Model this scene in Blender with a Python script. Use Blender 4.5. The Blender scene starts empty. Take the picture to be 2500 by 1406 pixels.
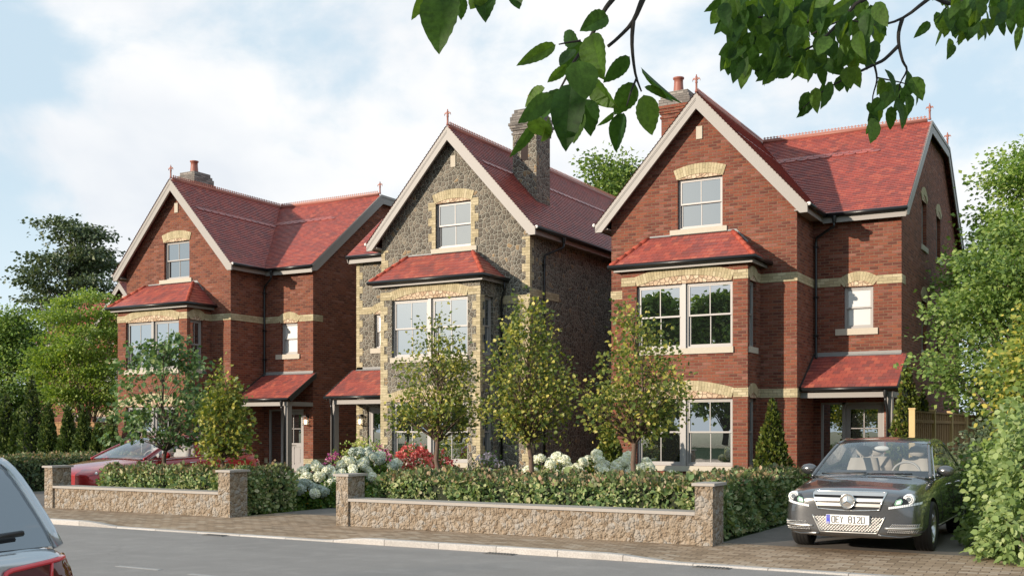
import bpy, bmesh, math, random
import numpy as np
from mathutils import Vector, Matrix
from mathutils.bvhtree import BVHTree
R = math.radians
SC = bpy.context.scene
COL = SC.collection
rnd = random.Random(7)

# ------------------------------------------------------------------ nodes
class NT:
    def __init__(s, name):
        s.mat = bpy.data.materials.new(name); s.mat.use_nodes = True
        s.t = s.mat.node_tree; s.t.nodes.clear()
        s.out = s.t.nodes.new('ShaderNodeOutputMaterial')
    def n(s, typ, props=None, **inp):
        nd = s.t.nodes.new(typ)
        for k, v in (props or {}).items(): setattr(nd, k, v)
        for k, v in inp.items():
            key = int(k[1:]) if k[0] == 'i' and k[1:].isdigit() else k.replace('_', ' ')
            sk = nd.inputs[key]
            if isinstance(v, bpy.types.NodeSocket): s.t.links.new(v, sk)
            else:
                try: sk.default_value = v
                except Exception: sk.default_value = tuple(v) + (1,)
        return nd
    def m(s, op, a, b=0.0, c=None):
        kw = dict(i0=a, i1=b)
        if c is not None: kw['i2'] = c
        return s.n('ShaderNodeMath', {'operation': op}, **kw).outputs[0]
    def mix(s, f, a, b, mode='MIX'):
        nd = s.t.nodes.new('ShaderNodeMix'); nd.data_type = 'RGBA'; nd.blend_type = mode
        for i, v in ((0, f), (6, a), (7, b)):
            if isinstance(v, bpy.types.NodeSocket): s.t.links.new(v, nd.inputs[i])
            else: nd.inputs[i].default_value = v if i == 0 or len(v) == 4 else tuple(v) + (1,)
        return nd.outputs[2]
    def ramp(s, f, stops, interp='LINEAR'):
        nd = s.n('ShaderNodeValToRGB', Fac=f); r = nd.color_ramp; r.interpolation = interp
        while len(r.elements) < len(stops): r.elements.new(0.5)
        for e, (p, c) in zip(r.elements, stops): e.position = p; e.color = tuple(c) + (1,)
        return nd.outputs[0]
    def noise(s, scale, vec=None, detail=3, rough=.55):
        kw = dict(Scale=scale, Detail=detail, Roughness=rough)
        if vec is not None: kw['Vector'] = vec
        return s.n('ShaderNodeTexNoise', **kw).outputs[0]
    def uv(s):
        return s.n('ShaderNodeUVMap', {'uv_map': 'UVMap'}).outputs[0]
    def obj(s):
        return s.n('ShaderNodeTexCoord').outputs['Object']
    def bump(s, h, strength=.5, dist=.01):
        return s.n('ShaderNodeBump', Height=h, Strength=strength, Distance=dist).outputs[0]
    def done(s, sh):
        s.t.links.new(sh, s.out.inputs[0]); return s.mat
    def pbr(s, **kw):
        return s.n('ShaderNodeBsdfPrincipled', **kw).outputs[0]

M = {}
def plain(name, col, rough=.6, var=.12, scale=6., metal=0., spec=.5, bumpd=0., coat=0.):
    t = NT(name); v = t.obj()
    f = t.noise(scale, v, 4)
    c = t.mix(f, [x*(1-var) for x in col], [min(1, x*(1+var)) for x in col])
    kw = dict(Base_Color=c, Roughness=rough, Metallic=metal, Specular_IOR_Level=spec, Coat_Weight=coat)
    if bumpd: kw['Normal'] = t.bump(t.noise(scale*8, v, 4), .6, bumpd)
    M[name] = t.done(t.pbr(**kw)); return M[name]

def smooth(t, x, a, b):
    nd = t.n('ShaderNodeMapRange', {'interpolation_type': 'SMOOTHSTEP'}, Value=x, From_Min=a, From_Max=b)
    return nd.outputs[0]

def brick_mat(name, stops, mortar, bw=.225, bh=.075, jw=.010, bump=.012, rows_unit=False, rough=.85, dirt=.25, edge=.006):
    t = NT(name); uv = t.uv()
    sp = t.n('ShaderNodeSeparateXYZ', Vector=uv); u, v = sp.outputs[0], sp.outputs[1]
    rv = t.m('DIVIDE', v, bh); row = t.m('FLOOR', rv)
    par = t.m('MODULO', t.m('ABSOLUTE', row), 2.)
    cu = t.m('ADD', t.m('DIVIDE', u, bw), t.m('MULTIPLY', par, .5)); col = t.m('FLOOR', cu)
    fu, fv = t.m('FRACT', cu), t.m('FRACT', rv)
    du = t.m('MULTIPLY', t.m('MINIMUM', fu, t.m('SUBTRACT', 1., fu)), bw)
    dv = t.m('MULTIPLY', t.m('MINIMUM', fv, t.m('SUBTRACT', 1., fv)), bh if not rows_unit else .1)
    nz = t.noise(38., uv, 3)
    d = t.m('ADD', t.m('MINIMUM', du, dv) if not rows_unit else du, t.m('MULTIPLY', t.m('SUBTRACT', nz, .5), edge))
    mask = smooth(t, d, jw*.5-.002, jw*.5+.003)
    key = t.n('ShaderNodeCombineXYZ', X=col, Y=row).outputs[0]
    wn = t.n('ShaderNodeTexWhiteNoise', {'noise_dimensions': '2D'}, Vector=key)
    c = t.ramp(wn.outputs[0], stops)
    n2 = t.noise(22., uv, 4, .65)
    c = t.mix(.28, c, t.ramp(n2, [(.3, (.25, .25, .25)), (.7, (.85, .85, .85))]), 'OVERLAY')
    big = t.noise(.55, uv, 4)
    c = t.mix(t.m('MULTIPLY', smooth(t, big, .5, .75), dirt), c, [x*.45 for x in stops[0][1]])
    if rows_unit:
        o = t.obj(); w1 = t.noise(1.1, o, 6, .65); c = t.mix(t.m('MULTIPLY', smooth(t, w1, .52, .72), .30), c, (.16, .075, .06)); w2 = t.noise(9., o, 5, .7); c = t.mix(t.m('MULTIPLY', smooth(t, w2, .58, .72), .22), c, (.25, .17, .12))
    c = t.mix(mask, mortar, c)
    h = t.m('ADD', t.m('MULTIPLY', mask, .6), t.m('MULTIPLY', t.m('ADD', n2, t.m('MULTIPLY', wn.outputs[0], .6)), .5))
    M[name] = t.done(t.pbr(Base_Color=c, Roughness=rough, Specular_IOR_Level=.25, Normal=t.bump(h, .9, bump), Coat_Weight=.35 if rows_unit else 0., Coat_Roughness=.38))

def rubble_mat(name, scale, stops, mortar, mw, bump, rough=.9, uvs=True, rand=1.0, warp=.05, mbump=1.):
    t = NT(name); v = t.uv() if uvs else t.obj()
    nz = t.n('ShaderNodeTexNoise', Vector=v, Scale=2.3*scale/4, Detail=2.)
    off = t.n('ShaderNodeVectorMath', {'operation': 'SCALE'}, i0=nz.outputs['Color'], Scale=warp*4/scale).outputs[0]
    v2 = t.n('ShaderNodeVectorMath', {'operation': 'ADD'}, i0=v, i1=off).outputs[0]
    dim = '2D' if uvs else '3D'
    vo = t.n('ShaderNodeTexVoronoi', {'voronoi_dimensions': dim, 'feature': 'F1'}, Vector=v2, Scale=scale, Randomness=rand)
    ve = t.n('ShaderNodeTexVoronoi', {'voronoi_dimensions': dim, 'feature': 'DISTANCE_TO_EDGE'}, Vector=v2, Scale=scale, Randomness=rand)
    sep = t.n('ShaderNodeSeparateColor', Color=vo.outputs['Color'])
    c = t.ramp(sep.outputs[0], stops)
    n2 = t.noise(26., v, 5, .65)
    c = t.mix(.35, c, t.ramp(n2, [(.3, (.2, .2, .2)), (.7, (.85, .85, .85))]), 'OVERLAY')
    n3 = t.noise(40., v, 2)
    e = t.m('ADD', ve.outputs[0], t.m('MULTIPLY', t.m('SUBTRACT', n3, .5), mw*.5))
    mask = smooth(t, e, mw*.6, mw*1.15)
    c = t.mix(mask, mortar, c)
    rnd_ = smooth(t, ve.outputs[0], 0., .22)
    h = t.m('ADD', t.m('MULTIPLY', rnd_, mbump), t.m('MULTIPLY', n2, .45))
    h = t.m('ADD', h, t.m('MULTIPLY', sep.outputs[1], .35))
    M[name] = t.done(t.pbr(Base_Color=c, Roughness=rough, Specular_IOR_Level=.25, Normal=t.bump(h, .85, bump)))

def leaf_mat(name, stops, trans=.35, rough=.45, tcol=None, spec=.35, mottle=0.):
    t = NT(name)
    g = t.n('ShaderNodeNewGeometry')
    c = t.ramp(g.outputs['Random Per Island'], stops)
    if mottle: c = t.mix(.55, c, t.ramp(t.noise(mottle, t.obj(), 4, .7), [(.3, (.18, .18, .18)), (.7, (.80, .82, .70))]), 'OVERLAY')
    p = t.pbr(Base_Color=c, Roughness=rough, Specular_IOR_Level=spec)
    c2 = t.mix(1., c, tcol or (1.25, 1.3, .55), 'MULTIPLY')
    tr = t.n('ShaderNodeBsdfTranslucent', Color=c2).outputs[0]
    M[name] = t.done(t.n('ShaderNodeMixShader', Fac=trans, i1=p, i2=tr).outputs[0])

def glass_mat(name, refl=.6, base=(.012, .014, .014), rough=0.0, tint=(.92, .96, 1.)):
    t = NT(name)
    d = t.n('ShaderNodeBsdfDiffuse', Color=tuple(base)+(1,)).outputs[0]
    g = t.n('ShaderNodeBsdfGlossy', Color=tuple(tint)+(1,), Roughness=rough,
            Normal=t.bump(t.noise(1.6, t.obj(), 2), .12, .004)).outputs[0]
    lw = t.n('ShaderNodeLayerWeight', Blend=.5).outputs['Facing']
    f = t.m('ADD', .04, t.m('MULTIPLY', t.m('POWER', lw, 4.), .9))
    fac = t.m('MINIMUM', t.m('ADD', t.m('MULTIPLY', f, 1.0), refl), 1.)
    M[name] = t.done(t.n('ShaderNodeMixShader', Fac=fac, i1=d, i2=g).outputs[0])

def carglass_mat(name, tint=(.62, .68, .7), boost=1.6, add=.03):
    t = NT(name)
    d = t.n('ShaderNodeBsdfTransparent', Color=tuple(tint)+(1,)).outputs[0]
    g = t.n('ShaderNodeBsdfGlossy', Color=(1, 1, 1, 1), Roughness=.01).outputs[0]
    lw = t.n('ShaderNodeLayerWeight', Blend=.5).outputs['Facing']
    f = t.m('ADD', .04, t.m('MULTIPLY', t.m('POWER', lw, 4.), .9))
    fac = t.m('MINIMUM', t.m('ADD', t.m('MULTIPLY', f, boost), add), 1.)
    M[name] = t.done(t.n('ShaderNodeMixShader', Fac=fac, i1=d, i2=g).outputs[0])

def emit_mat(name, col, s):
    t = NT(name); M[name] = t.done(t.n('ShaderNodeEmission', Color=tuple(col)+(1,), Strength=s).outputs[0])

# ------------------------------------------------------------------ mesh builder
class MB:
    def __init__(s, mx=False):
        s.v = []; s.f = []; s.u = []; s.mi = []; s.mx = mx; s.sm = []
    def add(s, pts, faces, uvs=None, mi=0, smooth=False):
        b = len(s.v); s.v.extend([tuple(p) for p in pts])
        for k, f in enumerate(faces):
            s.f.append([b+i for i in f]); s.u.append(uvs[k] if uvs else None); s.mi.append(mi); s.sm.append(smooth)
    def poly(s, pts, uv=None, mi=0): s.add(pts, [list(range(len(pts)))], [uv] if uv else None, mi)
    def box(s, x0, x1, y0, y1, z0, z1, mi=0):
        if x1 < x0: x0, x1 = x1, x0
        if y1 < y0: y0, y1 = y1, y0
        if z1 < z0: z0, z1 = z1, z0
        p = [(x0,y0,z0),(x1,y0,z0),(x1,y1,z0),(x0,y1,z0),(x0,y0,z1),(x1,y0,z1),(x1,y1,z1),(x0,y1,z1)]
        s.add(p, [[0,3,2,1],[4,5,6,7],[0,1,5,4],[1,2,6,5],[2,3,7,6],[3,0,4,7]], None, mi)
    def prism(s, pts, ext, mi=0, smooth=False):
        """closed polygon pts (3D) extruded by vector ext"""
        n = len(pts); q = [(p[0]+ext[0], p[1]+ext[1], p[2]+ext[2]) for p in pts]
        fs = [list(range(n))[::-1], list(range(n, 2*n))] + [[i, (i+1) % n, n+(i+1) % n, n+i] for i in range(n)]
        s.add(list(pts)+q, fs, None, mi, smooth)
    def tube(s, pts, rad, n=6, cap=True, mi=0):
        pts = [Vector(p) for p in pts]; k = len(pts)
        rad = [rad]*k if not hasattr(rad, '__len__') else rad
        V = []; prev = None
        for i, p in enumerate(pts):
            d = (pts[min(i+1, k-1)] - pts[max(i-1, 0)])
            if d.length < 1e-9: d = Vector((0, 0, 1))
            d.normalize()
            if prev is None:
                a = d.orthogonal().normalized()
            else:
                a = prev - d*prev.dot(d)
                a = a.normalized() if a.length > 1e-6 else d.orthogonal().normalized()
            prev = a; b = d.cross(a)
            for j in range(n):
                t = 2*math.pi*j/n; V.append(p + (a*math.cos(t) + b*math.sin(t))*rad[i])
        F = [[i*n+j, i*n+(j+1) % n, (i+1)*n+(j+1) % n, (i+1)*n+j] for i in range(k-1) for j in range(n)]
        if cap: F += [list(range(n))[::-1], [(k-1)*n+j for j in range(n)]]
        s.add(V, F, None, mi, True)
    def lathe(s, prof, c=(0, 0, 0), n=16, axis='z', mi=0, smooth=True):
        V = []
        for r, h in prof:
            for j in range(n):
                t = 2*math.pi*j/n; a, b = r*math.cos(t), r*math.sin(t)
                V.append({'z': (c[0]+a, c[1]+b, c[2]+h), 'y': (c[0]+a, c[1]+h, c[2]-b), 'x': (c[0]+h, c[1]+a, c[2]+b)}[axis])
        k = len(prof)
        F = [[i*n+j, i*n+(j+1) % n, (i+1)*n+(j+1) % n, (i+1)*n+j] for i in range(k-1) for j in range(n)]
        s.add(V, F, None, mi, smooth)
    def ball(s, c, r, n=10, m=7, sq=(1, 1, 1), mi=0):
        V = []; F = []
        for i in range(m+1):
            ph = math.pi*i/m
            for j in range(n):
                th = 2*math.pi*j/n
                V.append((c[0]+r*sq[0]*math.sin(ph)*math.cos(th), c[1]+r*sq[1]*math.sin(ph)*math.sin(th), c[2]+r*sq[2]*math.cos(ph)))
        for i in range(m):
            for j in range(n): F.append([i*n+j, (i+1)*n+j, (i+1)*n+(j+1) % n, i*n+(j+1) % n])
        s.add(V, F, None, mi, True)
    def grid(s, P, mi=0, smooth=True, closed=False):
        nu = len(P); nv = len(P[0])
        F = [[i*nv+j, (i+1)*nv+j, (i+1)*nv+j+1, i*nv+j+1] for i in range(nu-1) for j in range(nv-1)]
        s.add([p for r in P for p in r], F, None, mi, smooth)
    def build(s, name, mats, parent=None):
        me = bpy.data.meshes.new(name)
        V = [(-x, y, z) for x, y, z in s.v] if s.mx else s.v
        Fs = [f[::-1] for f in s.f] if s.mx else s.f
        me.from_pydata([tuple(map(float, p)) for p in V], [], Fs)
        mats = mats if isinstance(mats, (list, tuple)) else [mats]
        for m in mats: me.materials.append(M[m] if isinstance(m, str) else m)
        uvl = me.uv_layers.new(name='UVMap')
        buf = np.zeros(len(me.loops)*2, dtype=np.float32)
        Z = Vector((0, 0, 1))
        for pi, poly in enumerate(me.polygons):
            ex = s.u[pi]
            ls = poly.loop_start; lt = poly.loop_total
            if ex:
                e2 = ex[::-1] if s.mx else ex
                for k in range(lt): buf[2*(ls+k)], buf[2*(ls+k)+1] = e2[k]
            else:
                n = poly.normal
                if abs(n.z) > .95: ua, va = Vector((1, 0, 0)), Vector((0, 1, 0))
                else:
                    ua = Z.cross(n); ua.normalize(); va = n.cross(ua)
                for k in range(lt):
                    co = me.vertices[me.loops[ls+k].vertex_index].co
                    buf[2*(ls+k)] = co.dot(ua); buf[2*(ls+k)+1] = co.dot(va)
        uvl.data.foreach_set('uv', buf)
        me.polygons.foreach_set('material_index', np.array(s.mi, dtype=np.int32))
        me.polygons.foreach_set('use_smooth', np.array(s.sm, dtype=bool))
        me.update()
        return link(name, me, parent)

def link(name, me, parent=None):
    o = bpy.data.objects.new(name, me); COL.objects.link(o)
    if parent is not None: o.parent = parent
    return o
def tag(o, label=None, cat=None, group=None, kind=None):
    for k, v in (('label', label), ('category', cat), ('group', group), ('kind', kind)):
        if v: o[k] = v
    return o
def thing(name, label, cat, loc=(0, 0, 0), rz=0., group=None, scale=None):
    o = bpy.data.objects.new(name, None); COL.objects.link(o)
    o.location = loc; o.rotation_euler = (0, 0, rz); o.empty_display_size = .3
    if scale: o.scale = scale
    return tag(o, label, cat, group)
def dup(root, loc, rz=None, label=None, scale=None):
    def cp(o, par):
        c = o.copy(); COL.objects.link(c)
        if par is not None: c.parent = par
        for ch in o.children: cp(ch, c)
        return c
    r = cp(root, None); r.location = loc
    if rz is not None: r.rotation_euler = (0, 0, rz)
    if label: r['label'] = label
    if scale: r.scale = scale
    return r
def struct(o): o['kind'] = 'structure'; return o
def spts(c, k=4):
    """catmull-rom resample"""
    c = [Vector(p) for p in c]; out = []
    for i in range(len(c)-1):
        p0, p1, p2, p3 = c[max(i-1, 0)], c[i], c[i+1], c[min(i+2, len(c)-1)]
        for j in range(k):
            t = j/k
            out.append(.5*((2*p1)+(p2-p0)*t+(2*p0-5*p1+4*p2-p3)*t*t+(3*p1-p0-3*p2+p3)*t**3))
    out.append(c[-1]); return out
def lerp(a, b, t): return tuple(a[i]+(b[i]-a[i])*t for i in range(3))

# pixel (of the 2500 px photograph) -> world; used only to work out where things stand
FPX, HOR, EYE = 2654., 1049., 1.55
TH = math.atan(FPX/4666.); CT, ST = math.cos(TH), math.sin(TH)
def at(px, py, X=None, Y=None, Z=None, depth=None):
    a = (px-1250.)/FPX; b = (HOR-py)/FPX
    d = (CT*a-ST, ST*a+CT, b)
    k = X/d[0] if X is not None else Y/d[1] if Y is not None else (Z-EYE)/d[2] if Z is not None else depth
    return Vector((d[0]*k, d[1]*k, EYE+d[2]*k))
# ------------------------------------------------------------------ materials
brick_mat('red_brick', [(0, (.115, .039, .030)), (.2, (.158, .050, .034)), (.45, (.20, .062, .037)), (.7, (.238, .077, .045)), (.88, (.19, .069, .052)), (1, (.265, .112, .082))],
          (.235, .15, .10), jw=.013, bump=.022, dirt=.40)
brick_mat('buff_brick', [(0, (.34, .285, .175)), (.4, (.43, .365, .23)), (.75, (.49, .42, .28)), (1, (.39, .32, .20))], (.17, .14, .095), jw=.006, bump=.004, dirt=.1, edge=.002)
brick_mat('grey_brick', [(0, (.13, .12, .11)), (.5, (.21, .19, .175)), (1, (.29, .265, .24))], (.12, .11, .10), jw=.010, bump=.012)
brick_mat('roof_tile', [(0, (.215, .068, .062)), (.2, (.27, .072, .062)), (.55, (.335, .083, .066)), (.85, (.38, .092, .068)), (1, (.43, .125, .085))],
          (.035, .012, .012), bw=.165, bh=1., jw=.005, bump=.003, rows_unit=True, rough=.42, dirt=.12, edge=.001)
rubble_mat('dark_rubble', 7.8, [(0, (.095, .083, .068)), (.35, (.135, .117, .096)), (.7, (.185, .16, .13)), (.95, (.225, .195, .155)), (.965, (.28, .20, .12)), (1, (.26, .19, .12))],
           (.40, .39, .33), .055, .030)
def lumpy():
    t = NT('wall_stone'); v = t.uv()
    w = t.n('ShaderNodeTexNoise', Vector=v, Scale=5., Detail=3.)
    v2 = t.n('ShaderNodeVectorMath', {'operation': 'ADD'}, i0=v, i1=t.n('ShaderNodeVectorMath', {'operation': 'SCALE'}, i0=w.outputs['Color'], Scale=.10).outputs[0]).outputs[0]
    vo = t.n('ShaderNodeTexVoronoi', {'voronoi_dimensions': '2D', 'feature': 'SMOOTH_F1'}, Vector=v2, Scale=13., Smoothness=.25)
    vf = t.n('ShaderNodeTexVoronoi', {'voronoi_dimensions': '2D', 'feature': 'F1'}, Vector=v2, Scale=29.)
    n = t.noise(24., v2, 6, .7)
    c = t.ramp(t.n('ShaderNodeSeparateColor', Color=vo.outputs['Color']).outputs[0], [(0, (.32, .245, .175)), (.4, (.39, .315, .235)), (.7, (.43, .365, .295)), (1, (.41, .385, .35))])
    c = t.mix(.28, c, t.ramp(n, [(.3, (.24, .22, .20)), (.7, (.82, .80, .78))]), 'OVERLAY')
    h = t.m('ADD', t.m('MULTIPLY', t.m('SUBTRACT', 1., vo.outputs['Distance']), .9), t.m('MULTIPLY', n, .8))
    h = t.m('SUBTRACT', h, t.m('MULTIPLY', vf.outputs['Distance'], .5))
    M['wall_stone'] = t.done(t.pbr(Base_Color=c, Roughness=.9, Specular_IOR_Level=.25, Normal=t.bump(h, 1., .07)))
lumpy()
rubble_mat('pink_rubble', 9., [(0, (.42, .29, .19)), (.5, (.55, .41, .29)), (1, (.62, .50, .36))], (.13, .08, .055), .05, .015)
plain('sill_stone', (.50, .45, .37), .85, .12, 30, bumpd=.003)
plain('coping_stone', (.36, .33, .30), .8, .12, 25, bumpd=.002)
plain('paint', (.265, .245, .228), .5, .03, 12)
plain('window_paint', (.32, .305, .295), .4, .03, 12)
plain('door_paint', (.27, .255, .25), .45, .04, 12)
plain('lead', (.24, .235, .23), .6, .1, 8)
plain('black_metal', (.012, .012, .013), .32, .2, 10)
plain('iron', (.10, .097, .094), .7, .2, 20)
plain('white_plastic', (.75, .73, .70), .4, .03, 10)
plain('terracotta', (.30, .105, .075), .5, .12, 9)
plain('dark_wood', (.03, .027, .025), .6, .2, 9)
plain('concrete', (.33, .32, .31), .85, .12, 14, bumpd=.002)
plain('bark', (.085, .062, .045), .9, .35, 14, bumpd=.01)
plain('young_bark', (.13, .085, .062), .8, .25, 20, bumpd=.003)
plain('dark_bark', (.022, .018, .014), .8, .3, 20, bumpd=.003)
plain('pale_bark', (.20, .155, .12), .85, .3, 10, bumpd=.008)
plain('soil', (.05, .035, .022), .95, .35, 6, bumpd=.02)
plain('fence_wood', (.33, .19, .085), .8, .22, 5, bumpd=.003)
plain('new_wood', (.58, .42, .20), .75, .1, 9, bumpd=.002)
plain('hedge_wood', (.020, .026, .012), .95, .4, 10)
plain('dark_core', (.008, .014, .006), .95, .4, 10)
glass_mat('glass', .40)
glass_mat('sky_glass', .52)
glass_mat('attic_glass', .36)
glass_mat('far_glass', .04)
glass_mat('frosted_glass', .12, (.50, .50, .49), .25)
emit_mat('lamp_glow', (1., .82, .55), 9.)
carglass_mat('lantern_glass', (.95, .93, .9), 1., .02)

# leaves
leaf_mat('hornbeam_leaf', [(0, (.075, .115, .028)), (.35, (.13, .18, .038)), (.65, (.22, .245, .05)), (.88, (.40, .37, .075)), (1, (.62, .54, .15))], .3)
leaf_mat('green_leaf', [(0, (.05, .10, .04)), (.5, (.12, .21, .08)), (.85, (.20, .29, .12)), (1, (.30, .36, .15))], .33)
leaf_mat('maple_leaf', [(0, (.11, .19, .04)), (.5, (.22, .32, .065)), (1, (.36, .43, .11))], .4)
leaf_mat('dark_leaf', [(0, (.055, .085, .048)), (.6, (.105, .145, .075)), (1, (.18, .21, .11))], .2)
leaf_mat('mid_leaf', [(0, (.08, .135, .036)), (.5, (.155, .25, .06)), (.9, (.27, .36, .095)), (1, (.37, .42, .13))], .33)
leaf_mat('bright_leaf', [(0, (.12, .22, .05)), (.5, (.24, .36, .08)), (1, (.40, .48, .15))], .4)
leaf_mat('yellow_leaf', [(0, (.11, .18, .04)), (.55, (.22, .29, .06)), (.8, (.42, .40, .08)), (1, (.70, .58, .14))], .38)
leaf_mat('bush_leaf', [(0, (.14, .21, .07)), (.5, (.24, .33, .11)), (1, (.38, .45, .19))], .33)
leaf_mat('hedge_leaf', [(0, (.09, .16, .065)), (.35, (.18, .27, .105)), (.6, (.29, .36, .145)), (.85, (.46, .49, .23)), (1, (.56, .50, .32))], .25)
leaf_mat('hedge_tip', [(0, (0.075, 0.128, 0.060)), (.5, (0.180, 0.195, 0.090)), (1, (0.450, 0.285, 0.195))], .25)
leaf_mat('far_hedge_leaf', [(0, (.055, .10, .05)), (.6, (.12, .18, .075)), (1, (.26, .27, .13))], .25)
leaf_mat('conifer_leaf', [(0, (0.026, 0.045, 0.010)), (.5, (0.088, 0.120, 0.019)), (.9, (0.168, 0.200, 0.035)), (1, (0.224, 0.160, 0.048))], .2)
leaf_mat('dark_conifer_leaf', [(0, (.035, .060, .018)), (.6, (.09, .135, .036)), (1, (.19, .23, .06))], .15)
leaf_mat('garden_leaf', [(0, (.05, .11, .025)), (.6, (.12, .21, .04)), (.9, (.21, .27, .06)), (1, (.45, .28, .04))], .35)
leaf_mat('white_petal', [(0, (.70, .71, .62)), (.5, (.83, .83, .76)), (1, (.90, .90, .84))], .2)
leaf_mat('shade_head', [(0, (.34, .40, .38)), (.5, (.50, .56, .53)), (1, (.64, .68, .62))], .2)  # white petals with shade painted into the colour
leaf_mat('red_petal', [(0, (.55, .07, .07)), (.5, (.72, .17, .15)), (1, (.85, .42, .36))], .3, tcol=(1.2, .8, .8))
leaf_mat('pink_petal', [(0, (.48, .10, .28)), (.6, (.66, .20, .42)), (1, (.80, .45, .55))], .3, tcol=(1.2, .8, 1.))
leaf_mat('pale_petal', [(0, (.50, .42, .48)), (1, (.76, .68, .70))], .3, tcol=(1, 1, 1))
leaf_mat('yellow_petal', [(0, (.40, .42, .14)), (1, (.72, .70, .32))], .3)
leaf_mat('grass_blade', [(0, (.06, .12, .018)), (.6, (.13, .22, .03)), (1, (.22, .29, .05))], .35)
leaf_mat('canopy_leaf', [(0, (.022, .062, .018)), (.5, (.040, .095, .024)), (1, (.085, .16, .035))], .45, .5, tcol=(2.9, 2.3, .7), spec=.2, mottle=70.)

# ground
def asphalt(name, col, speck=.5):
    t = NT(name); v = t.obj()
    n = t.noise(140., v, 4, .8); b = t.noise(.5, v, 5, .6); b2 = t.noise(3.5, v, 5)
    c = t.mix(t.m('MULTIPLY', smooth(t, n, .35, .72), speck), [x*.72 for x in col], [min(1, x*1.75) for x in col])
    c = t.mix(t.m('MULTIPLY', smooth(t, b, .35, .7), .35), c, [x*.62 for x in col])
    st = t.noise(1., t.n('ShaderNodeVectorMath', {'operation': 'MULTIPLY'}, i0=v, i1=(.16, 1.7, 1.)).outputs[0], 5, .6)
    c = t.mix(t.m('MULTIPLY', smooth(t, st, .42, .68), .22), c, [x*.62 for x in col])
    c = t.mix(t.m('MULTIPLY', smooth(t, b2, .45, .7), .14), c, [x*1.5 for x in col])
    vo = t.n('ShaderNodeTexVoronoi', {'feature': 'DISTANCE_TO_EDGE'}, Vector=t.n('ShaderNodeVectorMath', {'operation': 'ADD'}, i0=v,
             i1=t.n('ShaderNodeTexNoise', Vector=v, Scale=1.2, Detail=4.).outputs['Color']).outputs[0], Scale=.42)
    cr = t.m('MULTIPLY', t.m('SUBTRACT', 1., smooth(t, vo.outputs[0], .002, .010)), smooth(t, t.noise(.35, v, 2), .5, .62))
    c = t.mix(t.m('MULTIPLY', cr, .16), c, [x*.35 for x in col])
    M[name] = t.done(t.pbr(Base_Color=c, Roughness=.82, Specular_IOR_Level=.3, Normal=t.bump(n, .7, .004)))
asphalt('asphalt', (.31, .288, .27))
asphalt('drive_asphalt', (.20, .18, .16))
brick_mat('paving', [(0, (.25, .18, .118)), (.4, (.33, .24, .16)), (.75, (.38, .285, .20)), (1, (.42, .335, .25))], (.14, .10, .07), bw=.21, bh=.105, jw=.010, bump=.008, dirt=.4, rough=.88)
plain('kerb_stone', (.46, .43, .40), .8, .10, 60, bumpd=.003)
def kerb_mat():
    t = NT('kerb_stones'); v = t.obj(); x = t.n('ShaderNodeSeparateXYZ', Vector=v).outputs[0]
    k = t.m('DIVIDE', x, .915); fr = t.m('FRACT', k); d = t.m('MULTIPLY', t.m('MINIMUM', fr, t.m('SUBTRACT', 1., fr)), .915)
    wn = t.n('ShaderNodeTexWhiteNoise', {'noise_dimensions': '1D'}, W=t.m('FLOOR', k)).outputs[0]
    c = t.ramp(wn, [(0, (.38, .355, .33)), (1, (.50, .47, .44))]); n = t.noise(60., v, 4)
    c = t.mix(.35, c, t.ramp(n, [(.3, (.25, .25, .25)), (.7, (.8, .8, .8))]), 'OVERLAY')
    c = t.mix(t.m('MULTIPLY', smooth(t, t.noise(1.3, v, 4), .5, .75), .4), c, (.22, .20, .18))
    c = t.mix(smooth(t, d, .003, .008), (.12, .11, .10), c)
    M['kerb_stones'] = t.done(t.pbr(Base_Color=c, Roughness=.85, Normal=t.bump(n, .5, .003)))
kerb_mat()
plain('faded_paint', (.34, .335, .33), .8, .35, 30)
def lawn_mat():
    t = NT('grass'); v = t.obj()
    c = t.ramp(t.noise(7., v, 5, .7), [(.3, (.020, .040, .008)), (.55, (.045, .085, .014)), (.75, (.085, .13, .022))])
    M['grass'] = t.done(t.pbr(Base_Color=c, Roughness=.9, Normal=t.bump(t.noise(70., v, 4), .9, .03)))
lawn_mat()

# cars
def paint(name, col, metal=.5, rough=.22, flake=.3, coat=1.):
    t = NT(name); v = t.obj()
    f = t.noise(900., v, 1)
    c = t.mix(t.m('MULTIPLY', f, flake), col, [min(1, x*1.7+.02) for x in col])
    M[name] = t.done(t.pbr(Base_Color=c, Metallic=metal, Roughness=rough, Coat_Weight=coat, Coat_Roughness=.03))
paint('grey_paint', (.122, .124, .128), .75, .22)
paint('red_paint', (.33, .010, .014), .3, .25)
paint('silver_paint', (.44, .46, .48), .7, .20)
plain('chrome', (.75, .74, .72), .16, .03, 10, metal=1.)
plain('satin_chrome', (.66, .64, .61), .33, .05, 20, metal=.85)
plain('rim_metal', (.55, .55, .56), .25, .05, 10, metal=.9)
plain('tyre', (.016, .015, .014), .75, .25, 20, bumpd=.002)
plain('black_trim', (.010, .010, .011), .35, .2, 10)
plain('seat_cream', (.52, .46, .40), .6, .06, 10)
plain('seat_white', (.72, .69, .66), .6, .05, 10)
plain('dash_grey', (.05, .05, .055), .6, .1, 10)
plain('wheel_beige', (.45, .41, .37), .45, .06, 10)
plain('lens_white', (.82, .84, .85), .15, .03, 10)
plain('lens_grey', (.30, .33, .36), .1, .05, 10, metal=.6)
plain('lens_green', (.22, .42, .30), .25, .05, 10)
plain('plate_white', (.80, .80, .79), .35, .02, 10)
plain('plate_blue', (.05, .07, .50), .35, .05, 10)
plain('plate_ink', (.012, .012, .012), .4, .05, 10)
carglass_mat('car_glass', (.80, .83, .84), 1.0, .05)
carglass_mat('headlamp_glass', (.92, .94, .95), 1.2, .03)
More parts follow.
